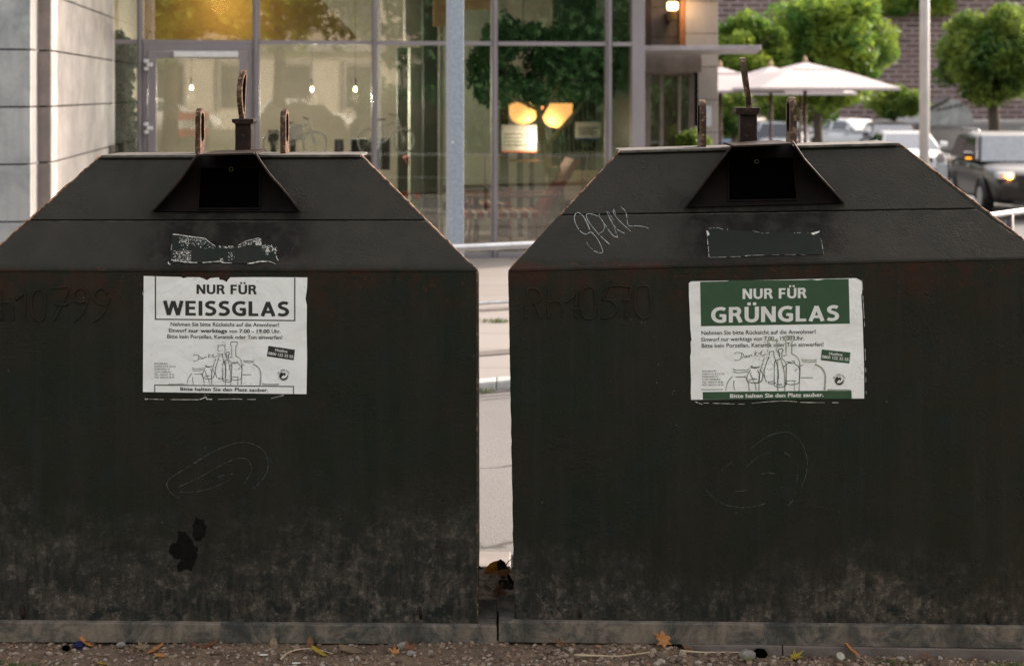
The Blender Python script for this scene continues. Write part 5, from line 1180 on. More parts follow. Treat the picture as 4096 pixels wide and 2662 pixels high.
# posters
def poster(px0, px1, py0, py1, t, lab, accent, ac):
    c = pt((px0 + px1) / 2, (py0 + py1) / 2, t); r = thing('poster', c, lab, 'poster')
    def q(x, y, o): p = pt(x, y, t); return p - BV * o
    a = [q(px0, py1, 0), q(px1, py1, 0), q(px1, py0, 0), q(px0, py0, 0)]; mb = MB(); mb.hexa(a, [p + BV * .008 for p in a]); mb.build('sheet', simple('poster_paper', (.40, .38, .34), (.34, .32, .29), rough=.7), r)
    mb = MB()
    for i in range(4):
        y = lerp(py0, py1, .32 + i * .13); a = [q(px0 + 10, y + 4, .003), q(px1 - 14 - 13 * (i % 2), y + 4, .003), q(px1 - 14 - 13 * (i % 2), y, .003), q(px0 + 10, y, .003)]; mb.add(a, [(0, 1, 2, 3)])
    mb.build('print', simple('dark_print', (.08, .07, .06), rough=.7), r)
    a = [q(px0, lerp(py0, py1, accent[1]), .004), q(px1, lerp(py0, py1, accent[1]), .004), q(px1, lerp(py0, py1, accent[0]), .004), q(px0, lerp(py0, py1, accent[0]), .004)]
    mb = MB(); mb.add(a, [(0, 1, 2, 3)]); mb.build('coloured_band', simple('band', ac, rough=.6), r)
poster(2006, 2146, 500, 610, 1.65, 'white poster with dark lines and an orange red foot left of the indoor tree', (.94, 1), (.5, .12, .04))
poster(2302, 2404, 488, 556, 1.65, 'small whitish poster with a blue foot right of the indoor tree', (.93, 1), (.06, .10, .25))
# indoor tree
ft = thing('indoor_tree', pt(2225, 1010, 1.0).xy.to_3d() + Vector((0, 0, .02)), 'bushy dark green indoor tree with a forked pale trunk behind the glass', 'tree')
mb = MB(); tt = 1.1
def tp(l_, rs): mb.tube([pt(x, y, tt) for x, y in l_], rs, 10)
tp([(2225, 1040), (2218, 860), (2205, 700), (2185, 620), (2172, 560)], [.10, .085, .06, .045, .04]); tp([(2172, 565), (2160, 480), (2150, 420), (2120, 380)], [.042, .036, .03, .015]); tp([(2180, 600), (2205, 560), (2260, 500), (2310, 440), (2350, 380)], [.032, .03, .028, .02, .012]); tp([(2150, 440), (2100, 415), (2050, 395), (2010, 370)], [.02, .016, .012, .006]); tp([(2160, 470), (2200, 400), (2240, 330)], [.025, .018, .01])
mb.build('trunk', M['bark_pale'], ft, smooth=True)
mb = MB(); mb.tube([pt(2230, 1045, tt - .05), pt(2224, 850, tt - .05), pt(2217, 668, tt - .05)], [.115, .10, .085], 14); mb.build('trunk_wrap', simple('hessian_wrap', (.36, .30, .19), (.28, .23, .14), scale=14, rough=.9), ft, smooth=True)
def foliage(name, mat, parent, centers, n, size, seed, spread, flat=1.0, droop=0.0, org=None):
    r = np.random.default_rng(seed); C_ = np.array([tuple(c[:3]) for c in centers]); wts = np.array([c[3] if len(c) > 3 else 1 for c in centers], float)
    idx = r.choice(len(C_), n, p=wts / wts.sum()); g_ = r.normal(0, 1, (n, 3)); rad = np.linalg.norm(g_, axis=1, keepdims=True); g_ = g_ / rad * np.minimum(rad, 1.7) 
    pos = C_[idx] + g_ * spread * (.6 + .4 * np.sqrt(wts[idx]))[:, None] * np.array([1, 1, flat])
    a = r.normal(0, 1, (n, 3)); a[:, 2] -= droop; a /= np.linalg.norm(a, axis=1, keepdims=True)
    b = np.cross(a, r.normal(0, 1, (n, 3))); b /= np.linalg.norm(b, axis=1, keepdims=True)
    s = (size * r.uniform(.55, 1.25, n))[:, None]
    V = np.stack([pos - a * s, pos + b * s * .42, pos + a * s, pos - b * s * .42], 1).reshape(-1, 3)
    if org is None: org = ORG[parent.name] if parent else Vector((0, 0, 0))
    V = V - np.array(org); me = bpy.data.meshes.new(name); n4 = n * 4
    me.vertices.add(n4); me.vertices.foreach_set('co', V.ravel()); me.loops.add(n4); me.loops.foreach_set('vertex_index', np.arange(n4)); me.polygons.add(n)
    me.polygons.foreach_set('loop_start', np.arange(n) * 4); me.polygons.foreach_set('loop_total', np.full(n, 4)); me.update(calc_edges=True); me.validate()
    o = bpy.data.objects.new(name, me); SC.collection.objects.link(o); me.materials.append(mat)
    if parent: o.parent = parent
    else: o.location = org
    ORG[o.name] = Vector(org); return o
cs = []; r = random.Random(11)
for _ in range(85):
    px = r.uniform(1900, 2440); u = (px - 2170) / 290; top = 95 + 95 * u * u + r.uniform(-15, 25); bot = 400 - 60 * u * u + 25 * math.sin(px * .05)
    p = pt(px, r.uniform(top, bot), tt + r.uniform(-.35, .4)); cs.append((*p, 1))
for px, py in ((1900, 260), (1905, 310), (1925, 345), (1950, 380), (1985, 400), (2010, 80), (2040, 95), (2470, 300), (2455, 260), (2400, 120), (2300, 80)): cs.append((*pt(px, py, tt), .5))
foliage('crown', M['leaf_ficus'], ft, cs, 9000, .045, 2, .075, droop=1.2)
# lounge chairs with striped seats
def lounge(px, py, t, flip, lab, sc=1.0):
    base = pt(px, 1040, t); base.z = .02; r = thing('lounge_chair', base, lab, 'chair', 'red striped lounge chairs in the cafe window', local=True, rz=math.atan2(BU.y, BU.x) + (math.pi if flip else 0))
    red = simple('red_fabric', (.26, .05, .045), (.18, .035, .03), rough=.8); wood = simple('reddish_wood', (.20, .06, .035), rough=.5); pale = M['flake']
    mb = MB(); z = .36
    for i in range(7):
        x0 = -.42 + i * .115; (mb).box(x0, x0 + .085, -.26, .26, z, z + .07)
    mb.build('seat', red, r, bevel=.012)
    mb = MB()
    for i in range(6): x0 = -.42 + i * .115 + .086; mb.box(x0, x0 + .028, -.258, .258, z + .003, z + .068)
    mb.build('seat_stripes', pale, r)
    mb = MB(); mb.hexa([(.36, -.26, z + .05), (.43, -.26, z + .02), (.80, -.26, z + .60), (.73, -.26, z + .62)], [(.36, .26, z + .05), (.43, .26, z + .02), (.80, .26, z + .60), (.73, .26, z + .62)]); mb.build('backrest', red, r, bevel=.015)
    for y in (-.28, .28):
        for x in (-.40, .42): mb = MB(); mb.tube([(x, y, 0), (x * .95, y, z + .02)], .018, 8); mb.build('leg', wood, r, smooth=True)
        mb = MB(); mb.box(-.42, .55, y - .02, y + .02, z + .22, z + .25); mb.box(-.40, -.37, y - .015, y + .015, z, z + .22); mb.build('armrest', wood, r, bevel=.004)
    return r
lounge(2010, 0, .85, False, 'red lounge chair with striped seat and raked back nearest the glass')
lounge(1890, 0, 1.9, True, 'red lounge chair facing away farther inside the cafe')
tbl = thing('cafe_table', pt(1905, 1010, 1.4).xy.to_3d() + Vector((0, 0, .02)), 'low round dark cafe table between the lounge chairs', 'table')
c = ORG[tbl.name]; MB().lathe([(0, .60), (.32, .60), (.33, .62), (.32, .64), (0, .64)], c, 28).build('table_top', M['curtain'], tbl); MB().lathe([(.03, .02), (.03, .6)], c, 12).build('leg', M['curtain'], tbl); MB().lathe([(.2, 0), (.2, .015), (.03, .03)], c, 20).build('foot', M['curtain'], tbl)
# bicycles, pale, just inside the glass
def bicycle(px, py, t, lab, sc=1.0, turn=0):
    c = pt(px, 980, t); c.z = Zf(py, px, t) - .32 * sc; r = thing('bicycle', c, lab, 'bicycle', 'pale bicycles behind the glass', local=True, rz=math.atan2(BU.y, BU.x) + turn); r.scale = (sc,) * 3
    m_ = M['white_paint']
    for x in (-.5, .5):
        mb = MB(); mb.tube([(x + .30 * math.cos(a), 0, .32 + .30 * math.sin(a)) for a in np.linspace(0, 2 * math.pi, 33)], .022, 8, caps=False)
        for k in range(7): a = math.pi * k / 7; mb.tube([(x - .29 * math.cos(a), 0, .32 - .29 * math.sin(a)), (x + .29 * math.cos(a), 0, .32 + .29 * math.sin(a))], .003, 4)
        mb.build('wheel', m_, r, smooth=True)
    mb = MB()
    for l_ in ([(-.5, 0, .32), (-.05, 0, .30)], [(-.05, 0, .30), (-.18, 0, .82)], [(-.05, 0, .30), (.36, 0, .72)], [(-.15, 0, .70), (.34, 0, .80)], [(-.5, 0, .32), (-.15, 0, .70)], [(.5, 0, .32), (.33, 0, .92)]): mb.tube(l_, .018, 8)
    mb.build('frame', m_, r, smooth=True)
    MB().tube([(.20, -.22, .98), (.33, -.1, .95), (.33, .1, .95), (.20, .22, .98)], .013, 8).build('handlebar', M['curtain'], r, smooth=True)
    mb = MB(); mb.hexa([(-.30, -.07, .82), (-.30, .07, .82), (-.02, .015, .84), (-.02, -.015, .84)], [(-.30, -.07, .87), (-.30, .07, .87), (-.02, .015, .87), (-.02, -.015, .87)]); mb.build('saddle', M['curtain'], r, bevel=.01)
bicycle(1180, 575, .55, 'pale bicycle behind the glass right of the door', .40); bicycle(1545, 565, .6, 'pale bicycle behind the glass beside the dark pillar', .42, .5)
def crate(px0, px1, py0, py1, t, mat, name, lab, d=.25, cat='box', extra=None):
    s0, s1 = S_of(px0, t), S_of(px1, t); pm = (px0 + px1) / 2; z1, z0 = Zf(py0, pm, t), Zf(py1, pm, t)
    r = thing(name, W((s0 + s1) / 2, t, z0), lab, cat); mb = MB(); wbox(mb, s0, s1, t, t + d, z0, z1); mb.build('panel', mat, r, bevel=.006)
    if extra: mb = MB(); wbox(mb, s0 + .02, s1 - .02, t - .006, t - .001, z0 + .02, z1 - .02); mb.build('face', extra, r)
    mb = MB(); wbox(mb, (s0 + s1) / 2 - .03, (s0 + s1) / 2 + .03, t + .02, t + d - .02, .02, z0 - .001); mb.build('stand', M['curtain'], r)
crate(1338, 1374, 558, 625, .7, M['curtain'], 'display_stand', 'small dark tablet shaped display stand behind the glass', .03, 'display', simple('lilac_screen', (.16, .15, .20), rough=.3))
crate(1405, 1560, 556, 680, .8, M['curtain'], 'dark_cabinet', 'dark cabinet behind the bicycle in the window', .3, 'cabinet')
crate(1130, 1212, 497, 560, .75, M['paper'], 'white_board', 'white board standing above the left bicycle', .03, 'board')
crate(1072, 1115, 520, 570, .8, M['curtain'], 'speaker_box', 'small dark box left of the white board', .2, 'box')
for px, py in ((1668, 785), (1622, 782)):
    c = pt(px, py, .6); r = thing('red_flower', Vector((c.x, c.y, .02)), 'red blossom on a stem at the foot of the ' + ('sage' if px > 1640 else 'dark') + ' column inside', 'flower', 'red flowers inside the glass')
    MB().tube([(c.x, c.y, .02), (c.x + .01, c.y, c.z)], .005, 6).build('stem', M['leaf_dark'], r)
    foliage('petals', LM['orange'] if False else simple('red_petals', (.65, .06, .02), (.5, .04, .02), rough=.6), r, [(*c, 1)], 60, .022, px, .018)
    foliage('leaves', M['leaf_dark'], r, [(c.x, c.y, c.z - .12), (c.x + .01, c.y, c.z - .22)], 50, .03, px + 1, .03)
# potted plant behind the narrow pane
c = pt(490, 1010, .8); pp_ = thing('potted_plant', Vector((c.x, c.y, .02)), 'tall dark leafy plant behind the narrow pane beside the stone wall', 'plant')
MB().lathe([(0, 0), (.12, 0), (.16, .3), (0, .3)], ORG[pp_.name], 18).build('pot', M['curtain'], pp_); MB().tube([ORG[pp_.name], pt(490, 300, .8)], .015, 6).build('stem', M['bark'], pp_)
cs = [(*pt(488 + random.uniform(-26, 28), y, .8 + random.uniform(-.1, .15)), 1) for y in range(170, 640, 22)]
foliage('leaves', M['leaf_ficus'], pp_, cs, 2600, .05, 5, .07, droop=.8)
# shrub at the entrance
c = Vector((XP(2765, 16.2), 16.2, float(zt(2.1, 16.2)))); sh = thing('potted_shrub', c, 'round green shrub in a pot in front of the entrance door', 'shrub')
MB().lathe([(0, 0), (.16, 0), (.22, .45), (0, .45)], c, 20).build('pot', M['stone_brown'], sh); MB().tube([c, c + Vector((0, 0, .9))], .02, 6).build('stem', M['bark'], sh)
cs = [(XP(2765, 16.2) + random.gauss(0, .08), 16.2 + random.gauss(0, .07), ZP(563, 16.2) + random.gauss(0, .04), 1) for _ in range(26)]
foliage('leaves', M['leaf_dark'], sh, cs, 1500, .032, 8, .035)

# ---------------------------------------------------------------- street scene to the right
def brick_mat():
    m, nt, b, out = newmat('purple_brown_brick'); v = mapped(nt)
    br = nd(nt, 'ShaderNodeTexBrick', i_Scale=1.0); br.inputs['Color1'].default_value = (.15, .092, .080, 1); br.inputs['Color2'].default_value = (.07, .042, .038, 1); br.inputs['Mortar'].default_value = (.34, .28, .27, 1)
    br.inputs['Mortar Size'].default_value = .045; br.inputs['Brick Width'].default_value = .75; br.inputs['Row Height'].default_value = .24
    sp = nd(nt, 'ShaderNodeSeparateXYZ'); cb = nd(nt, 'ShaderNodeCombineXYZ'); nt.links.new(v, sp.inputs[0]); nt.links.new(sp.outputs[0], cb.inputs[0]); nt.links.new(sp.outputs[2], cb.inputs[1]); nt.links.new(cb.outputs[0], br.inputs['Vector'])
    c = mix(nt, ramp(nt, noise(nt, v, .5, 6, .7), .4, .65, 0, .6), br.outputs[0], (.19, .125, .115)); nt.links.new(c, b.inputs['Base Color']); b.inputs['Roughness'].default_value = .85; return m
bk = thing('brick_building', (20, 66, G2), 'large purple brown brick building closing the view behind the trees', 'building')
mb = MB(); mb.box(4, 60, 66, 78, G2, 7.6); mb.build('wall', brick_mat(), bk)
mb = MB(); mb.box(14.5, 62, 65.0, 65.9, G2, .45); mb.build('plinth', M['stone_beige'], bk)
for x in (22, 28, 34): mb = MB(); mb.box(x, x + 2.2, 65.93, 65.98, 6.5, 7.4); mb.build('window', M['alu_dark'], bk)
# raised terrace wall with a stair flank
tw = thing('retaining_wall', (20, 60, G2), 'low pale stone retaining wall below the brick building', 'wall')
Yw = 60
for i, (z0, z1, d) in enumerate(((G2, ZP(516, Yw), 0), (ZP(514, Yw), ZP(500, Yw), .08), (ZP(498, Yw), ZP(484, Yw), .3))):
    mb = MB(); mb.box(XP(3560, Yw), 60, Yw + d, Yw + 4, z0, z1); mb.build('course', M['stone_beige'] if i != 1 else M['stone_white'], tw)
st = thing('stair_flank', (XP(3800, 58), 58, G2), 'grey stone stair flank with a sloping top in front of the brick wall', 'stair wall')
Ys = 58; q = [(3700, 500), (3895, 500), (3888, 452), (3838, 402), (3800, 402), (3718, 446), (3700, 452)]
mb = MB(); a = [P(x, y, Ys) for x, y in q]; mb.hexa(a, [p + Vector((0, 1.2, 0)) for p in a]); mb.build('flank', M['stone_grey'], st)
mb = MB(); a = [P(x, y, Ys - .05) for x, y in ((3700, 452), (3718, 444), (3800, 400), (3800, 388), (3716, 432), (3700, 440))]; mb.hexa(a, [p + Vector((0, 1.3, 0)) for p in a]); mb.build('dark_coping', M['alu_dark'], st)
mb = MB()
for i in range(6):
    x0 = 3745 + i * 22; y0 = 446 - i * 5; a = [P(x0, y0, Ys - .03), P(x0 + 14, y0 - 3, Ys - .03), P(x0 + 22, y0 - 14, Ys - .03), P(x0 + 8, y0 - 10, Ys - .03)]; mb.hexa(a, [p + Vector((0, .02, 0)) for p in a])
mb.build('dark_slant_marks', M['joint'], st)  # dark slanted plates set along the flank
bd = thing('white_panel_board', (XP(3625, 56), 56, G2), 'blank white board standing behind the parked cars', 'board')
mb = MB(); mb.box(XP(3578, 56), XP(3682, 56), 56, 56.06, ZP(492, 56), ZP(436, 56)); mb.build('board', simple('bluish_white_panel', (.70, .72, .80), rough=.6), bd)
for x in (3590, 3670): mb = MB(); mb.box(XP(x, 56), XP(x + 5, 56), 56.07, 56.13, G2, ZP(440, 56)); mb.build('post', M['alu_dark'], bd)
# lamp post
lp = thing('street_lamp', (XP(3694, 20), 20, G2), 'tall pale grey lamp post rising behind the right container', 'lamp post')
MB().tube([(XP(3694, 20), 20, G2), (XP(3698, 20), 20, 1.5), (XP(3700, 20), 20, 5.5)], [.075, .070, .062], 20).build('shaft', simple('pale_grey_paint', (.50, .47, .46), (.42, .40, .39), scale=5, rough=.45), lp, smooth=True)
MB().lathe([(.11, 0), (.11, .25), (.078, .32)], ORG[lp.name], 18).build('base', M['alu'], lp)
mb = MB(); x_ = XP(3700, 20); mb.tube([(x_, 20, 5.5), (x_ + .15, 19.9, 5.9), (x_ + .8, 19.7, 6.1)], .035, 10); mb.build('arm', M['alu'], lp, smooth=True)
mb = MB(); mb.box(x_ + .7, x_ + 1.3, 19.6, 19.85, 6.03, 6.13); mb.build('lamp_head', M['alu'], lp, bevel=.03)
# ticket post in front of the brown car
tk = thing('ticket_machine', (XP(3772, 24), 24, G2), 'slim pale grey ticket machine beside the brown car', 'ticket machine')
mb = MB(); mb.box(XP(3757, 24), XP(3790, 24), 24, 24.2, G2, ZP(652, 24)); mb.build('cabinet', simple('pale_machine', (.42, .45, .48), rough=.5), tk, bevel=.02)
mb = MB(); mb.lathe([(0, 0), (.075, 0), (.085, .08), (.06, .16), (0, .17)], Vector((XP(3772, 24), 24.1, ZP(652, 24))), 16); mb.build('cap', M['alu'], tk)

# ---------------------------------------------------------------- trees
def tree(px, Y, ground, crown_px, trunk_px, mat, lab, seed, n=9000, size=.13, sides=1.0, kind='broadleaf_tree', cl=90, spread=.17):
    """crown_px: x0, x1, y_top, y_bottom in the photograph's pixels at distance Y; the crown is as deep as it is wide"""
    x0, x1, yt, yb_ = crown_px; cxp = (x0 + x1) / 2; cX = XP(px, Y); base = Vector((cX, Y, ground)); r = random.Random(seed)
    t = thing(kind, base, lab, 'tree'); rx_ = (x1 - x0) / 2 / F * Y; z0, z1 = ZP(yb_, Y), ZP(yt, Y); cz_ = (z0 + z1) / 2; rz_ = (z1 - z0) / 2; ccx = XP(cxp, Y)
    mb = MB(); tr_ = trunk_px / 2 / F * Y; mb.tube([base, base.lerp(Vector((cX, Y, z0)), .5) + Vector((tr_ * .3, 0, 0)), Vector((cX, Y, z0 + .1)), Vector((lerp(cX, ccx, .6), Y, cz_))], [tr_ * 1.35, tr_ * 1.05, tr_, tr_ * .5], 12)
    for k in range(7):
        a = 6.283 * k / 7 + r.random(); e = Vector((ccx + math.cos(a) * rx_ * .75, Y + math.sin(a) * rx_ * .75, cz_ + r.uniform(-.1, .6) * rz_)); s_ = Vector((cX, Y, lerp(z0, cz_, r.uniform(.2, .8))))
        mb.tube([s_, s_.lerp(e, .5) + Vector((0, 0, .1 * rz_)), e], [tr_ * .4, tr_ * .25, tr_ * .08], 6)
    mb.build('trunk', M['bark'], t, smooth=True)
    cs = []
    while len(cs) < cl:
        u = Vector((r.uniform(-1, 1), r.uniform(-1, 1), r.uniform(-1, 1)))
        l_ = u.length
        if l_ > 1 or l_ < .45: continue
        f_ = .93 + .12 * math.sin(u.x * 7 + seed) * math.cos(u.z * 5)
        if u.z < -.3 and (u.x * u.x + u.y * u.y) > .75: continue
        cs.append((ccx + u.x * rx_ * f_, Y + u.y * rx_ * f_, cz_ + u.z * rz_ * f_, r.uniform(.5, 1.6)))
    foliage('crown', mat, t, cs, n, size, seed, rx_ * spread, .8)
    return t
tree(3268, 45, G2, (3075, 3560, -60, 425), 34, M['leaf_tree'], 'large round leafed street tree behind the biggest parasol', 3, 19000, .14, cl=120, spread=.15)
tree(2960, 43, G2, (2820, 3160, 45, 420), 34, M['leaf_tree'], 'bright green tree beside the stone column, behind the parasols', 4, 9000, .14, cl=65, spread=.14)
tree(3972, 52, G2, (3748, 4190, 30, 425), 42, M['leaf_dark'], 'ball shaped green street tree on a straight trunk at the far right', 5, 19000, .14, cl=125, spread=.14)
tree(3180, 50, G2, (3040, 3340, 330, 500), 20, M['leaf_dark'], 'low dark tree seen beneath the parasols', 6, 4500, .12)
tree(3575, 54, G2, (3480, 3690, 355, 462), 20, M['leaf_dark'], 'small dense low tree between the street tree and the lamp post', 7, 4500, .12)
tree(2935, 40, G2, (2870, 3010, 360, 560), 22, M['leaf_dark'], 'shaded green tree behind the leftmost parasol pole', 8, 3500, .10)
iv = thing('ivy', (XP(3680, 65.8), 65.8, 5), 'bright green ivy hanging over the top of the brick wall', 'climbing plant')
r = random.Random(5); cs = [(XP(r.uniform(3520, 3800), 65.6), 65.6, ZP(r.uniform(-70, 40), 65.6), 1) for _ in range(50)] + [(XP(3500 + 14 * i, 65.6), 65.6, ZP(165 - 4 * i + 8 * math.sin(i), 65.6), .3) for i in range(7)]
foliage('leaves', M['leaf_tree'], iv, cs, 4500, .14, 9, .22)
mb = MB()
for i in range(8): mb.tube([P(3540 + i * 35, -90, 65.85), P(3545 + i * 33, -20, 65.8), P(3538 + i * 36, 30, 65.8)], .04, 5)
mb.build('stems', M['bark'], iv)

# ---------------------------------------------------------------- parasols
M['canvas'] = simple('pinkish_cream_canvas', (.50, .44, .435), (.45, .395, .39), scale=1.5, rough=.9)
M['pole'] = simple('dark_red_wood', (.085, .022, .015), (.06, .016, .011), rough=.5); M['finial'] = simple('light_wood', (.42, .26, .14), rough=.5)
def parasol(px, Y, apex, brim, hw, lab, rz=.25, print_=True):
    base = Vector((XP(px, Y), Y, G2)); r = thing('parasol', base, lab, 'parasol', 'cream parasols of the pavement cafe', local=True, rz=rz)
    za, zb = ZP(apex, Y) - G2, ZP(brim, Y) - G2; w_ = hw / F * Y / (math.cos(rz) + math.sin(abs(rz))); n = 8; v = []; f = []
    cor = [(-w_, -w_), (0, -w_), (w_, -w_), (w_, 0), (w_, w_), (0, w_), (-w_, w_), (-w_, 0)]
    v = [(0, 0, za)] + [(x * .5, y * .5, lerp(za, zb, .44)) for x, y in cor] + [(x, y, zb) for x, y in cor] + [(x, y, zb - .05) for x, y in cor]
    for i in range(8):
        j = (i + 1) % 8; f += [(0, 1 + i, 1 + j), (1 + i, 9 + i, 9 + j, 1 + j)]
    o = obj('canopy', v[:17], f, M['canvas'], r)
    f = [(i, (i + 1) % 8, (i + 1) % 8 + 8, i + 8) for i in range(8)]
    obj('valance', v[9:], f, M['canvas'], r)
    MB().tube([(0, 0, 0), (0, 0, za - .02)], .035, 10).build('pole', M['pole'], r, smooth=True)
    MB().lathe([(0, za - .02), (.04, za), (.045, za + .04), (.025, za + .07), (.03, za + .10), (0, za + .12)], (0, 0, 0), 12).build('finial', M['finial'], r, smooth=True)
    for x, y in cor: MB().tube([(0, 0, za - .5), (x * .5, y * .5, lerp(za, zb, .44) - .03), (x * .97, y * .97, zb - .02)][1:], .012, 5).build('rib', M['pole'], r)
    MB().lathe([(.3, 0), (.3, .08), (.05, .1)], (0, 0, 0), 16).build('base', M['alu_dark'], r)
    mb = MB()
    for k in range(7):
        t0 = -.52 + k * .15
        s_ = .33; z_ = lerp(za, zb, s_ * .86) + .012; y_ = -w_ * s_ - .01
        mb.add([(t0 * w_ * .6, y_, z_), (t0 * w_ * .6 + .09, y_, z_), (t0 * w_ * .6 + .09, y_ - .06, z_ - .02), (t0 * w_ * .6 + .02, y_ - .06, z_ - .02)], [(0, 1, 2, 3)])
    mb.build('printed_marks', simple('faint_grey_print', (.30, .28, .28), rough=.9), r)
parasol(3220, 27, 248, 352, 318, 'nearest and widest cream parasol with its tip below the street tree', .15)
parasol(3083, 30, 264, 362, 260, 'cream parasol half hidden behind the widest one', .3)
parasol(2880, 28, 266, 362, 230, 'leftmost cream parasol cut off by the stone column', .2)
parasol(3200, 34, 300, 372, 205, 'farthest cream parasol whose brim shows below the widest one', .3)

# ---------------------------------------------------------------- cars
M['car_glass'] = simple('car_glass', (.02, .03, .032), (.03, .045, .045), rough=.06, spec=.9, coat=1)
M['screen_glass'] = simple('bright_windscreen', (.13, .15, .17), (.09, .11, .125), rough=.06, spec=.9, coat=1)
M['tyre'] = simple('tyre_rubber', (.012, .012, .012), rough=.8); M['rim'] = simple('alloy_rim', (.45, .45, .45), rough=.3, metal=.8)
M['headlight'] = simple('headlight_glass', (.72, .74, .76), rough=.1, coat=1); M['red_lens'] = simple('red_lens', (.5, .015, .015), rough=.2, coat=1)
M['plate'] = simple('number_plate', (.72, .70, .66), (.5, .48, .45), scale=20, rough=.5); M['grille'] = simple('black_grille', (.01, .01, .01), rough=.5)
def car_paint(name, c): return simple(name, c, tuple(x * .92 for x in c), rough=.3, metal=0, coat=.5, scale=1)
def car(X, Y, ang, paint, lab, L=4.4, Wd=1.8, H=1.45, belt=.92, hood=.86, shape='hatch', signal=False, screen='screen_glass', rails=False, front=True, writing=None):
    r = thing('parked_car', (X, Y, G2), lab, 'car', 'cars parked along the street', local=True, rz=ang); hw = Wd / 2; Lh = L / 2
    cl_ = .22
    st_ = [(-Lh, .38, .66, .80), (-Lh + .06, .26, belt - .08, .90), (-Lh + .35, cl_, belt, .96), (-Lh * .4, cl_, belt + .01, 1.0), (.15, cl_, belt, 1.0), (Lh * .42, cl_, belt - .02, 1.0), (Lh - .7, cl_, hood, .97), (Lh - .22, .22, hood - .10, .90), (Lh - .04, .26, hood - .22, .82), (Lh, .34, .60, .74)]
    v = []; n = 14
    for (x, zb, zt_, wf) in st_:
        w_ = hw * wf; h = zt_ - zb
        prof = [(-.80, 0), (-.97, .08), (-1.0, .3), (-1.0, .62), (-.96, .86), (-.86, .97), (-.45, 1.0), (.45, 1.0), (.86, .97), (.96, .86), (1.0, .62), (1.0, .3), (.97, .08), (.80, 0)]
        v += [(x, py * w_, zb + pz * h) for py, pz in prof]
    f = [(i * n + k, i * n + (k + 1) % n, (i + 1) * n + (k + 1) % n, (i + 1) * n + k) for i in range(len(st_) - 1) for k in range(n)] + [tuple(range(n - 1, -1, -1)), tuple((len(st_) - 1) * n + k for k in range(n))]
    mb = MB(); mb.add(v, f); body = mb.build('body', paint, r, smooth=True)
    s_ = body.modifiers.new('round', 'SUBSURF'); s_.levels = s_.render_levels = 2
    xf0, xf1 = Lh * .42, Lh * .42 - .78; xr1 = -Lh + (.75 if shape == 'hatch' else .45 if shape == 'suv' else 1.25); xr0 = -Lh + (.28 if shape != 'sedan' else .55)
    wb, wt = hw * .95, hw * .74; zb = belt - .03
    prof = [(xf0, zb, wb), (xf1, H - .05, wt), ((xf1 + xr1) / 2, H, wt * 1.01), (xr1, H - .05, wt), (xr0, zb, wb)]
    v = [(x, -w_, z) for x, z, w_ in prof] + [(x, w_, z) for x, z, w_ in prof]
    mb = MB(); mb.add(v, [(0, 1, 2, 3, 4), (9, 8, 7, 6, 5), (0, 5, 6, 1), (1, 6, 7, 2), (2, 7, 8, 3), (3, 8, 9, 4), (4, 9, 5, 0)]); mb.build('roof', paint, r, smooth=False, bevel=.05 if shape != 'suv' else .11, seg=3)
    def pane(name, quad, nrm, mat, shrink=.1, off=.008):
        c = sum((Vector(p) for p in quad), Vector()) / len(quad); q = [c + (Vector(p) - c) * (1 - shrink) + Vector(nrm) * off for p in quad]
        mb = MB(); mb.hexa(q, [p - Vector(nrm) * .02 for p in q]); return mb.build(name, mat, r)
    nf = Vector((H - .05 - zb, 0, xf0 - xf1)).normalized(); nr = Vector((-(H - .05 - zb), 0, xr1 - xr0)).normalized()
    pane('windscreen', [(xf0, -wb, zb), (xf0, wb, zb), (xf1, wt, H - .05), (xf1, -wt, H - .05)], nf, M[screen], .09)
    pane('rear_window', [(xr0, -wb, zb), (xr0, wb, zb), (xr1, wt, H - .05), (xr1, -wt, H - .05)], nr, M['car_glass'], .12)
    for sgn_ in (-1, 1):
        ns = Vector((0, sgn_ * (H - .05 - zb), wb - wt)).normalized(); xm = (xf0 + xr0) / 2 - .1
        def sp2(x, k): return (x, sgn_ * lerp(wb, wt, k), lerp(zb, H - .05, k))
        pane('side_window', [sp2(xf0 - .18, .12), sp2(xm + .04, .12), sp2(xm + .04, .88), sp2(xf1 - .04, .88)], ns, M['car_glass'], .02)
        pane('side_window', [sp2(xm - .04, .12), sp2(xr0 + .22, .14), sp2(xr1 + .06, .88), sp2(xm - .04, .88)], ns, M['car_glass'], .02)
        mb = MB(); mb.hexa([(xf0 - .42, sgn_ * (wb + .02), zb + .06), (xf0 - .22, sgn_ * (wb + .02), zb + .06), (xf0 - .22, sgn_ * (wb + .22), zb + .08), (xf0 - .42, sgn_ * (wb + .22), zb + .08)], [(xf0 - .42, sgn_ * (wb + .02), zb + .22), (xf0 - .22, sgn_ * (wb + .02), zb + .20), (xf0 - .22, sgn_ * (wb + .22), zb + .20), (xf0 - .42, sgn_ * (wb + .22), zb + .22)]); mi_ = mb.build('mirror', paint, r, bevel=.03)
        if signal:
            mb = MB(); mb.box(xf0 - .224, xf0 - .205, *sorted((sgn_ * (wb + .08), sgn_ * (wb + .2))), zb + .065, zb + .10); mb.build('side_indicator', emit('amber_lens', (1, .33, .02), .9), mi_, bevel=.004)
        for dx in (.35, -.75): mb = MB(); mb.box(dx - .1, dx + .1, *sorted((sgn_ * hw * 1.0, sgn_ * (hw + .03))), belt - .14, belt - .10); mb.build('door_handle', M['rim'], r, bevel=.008)
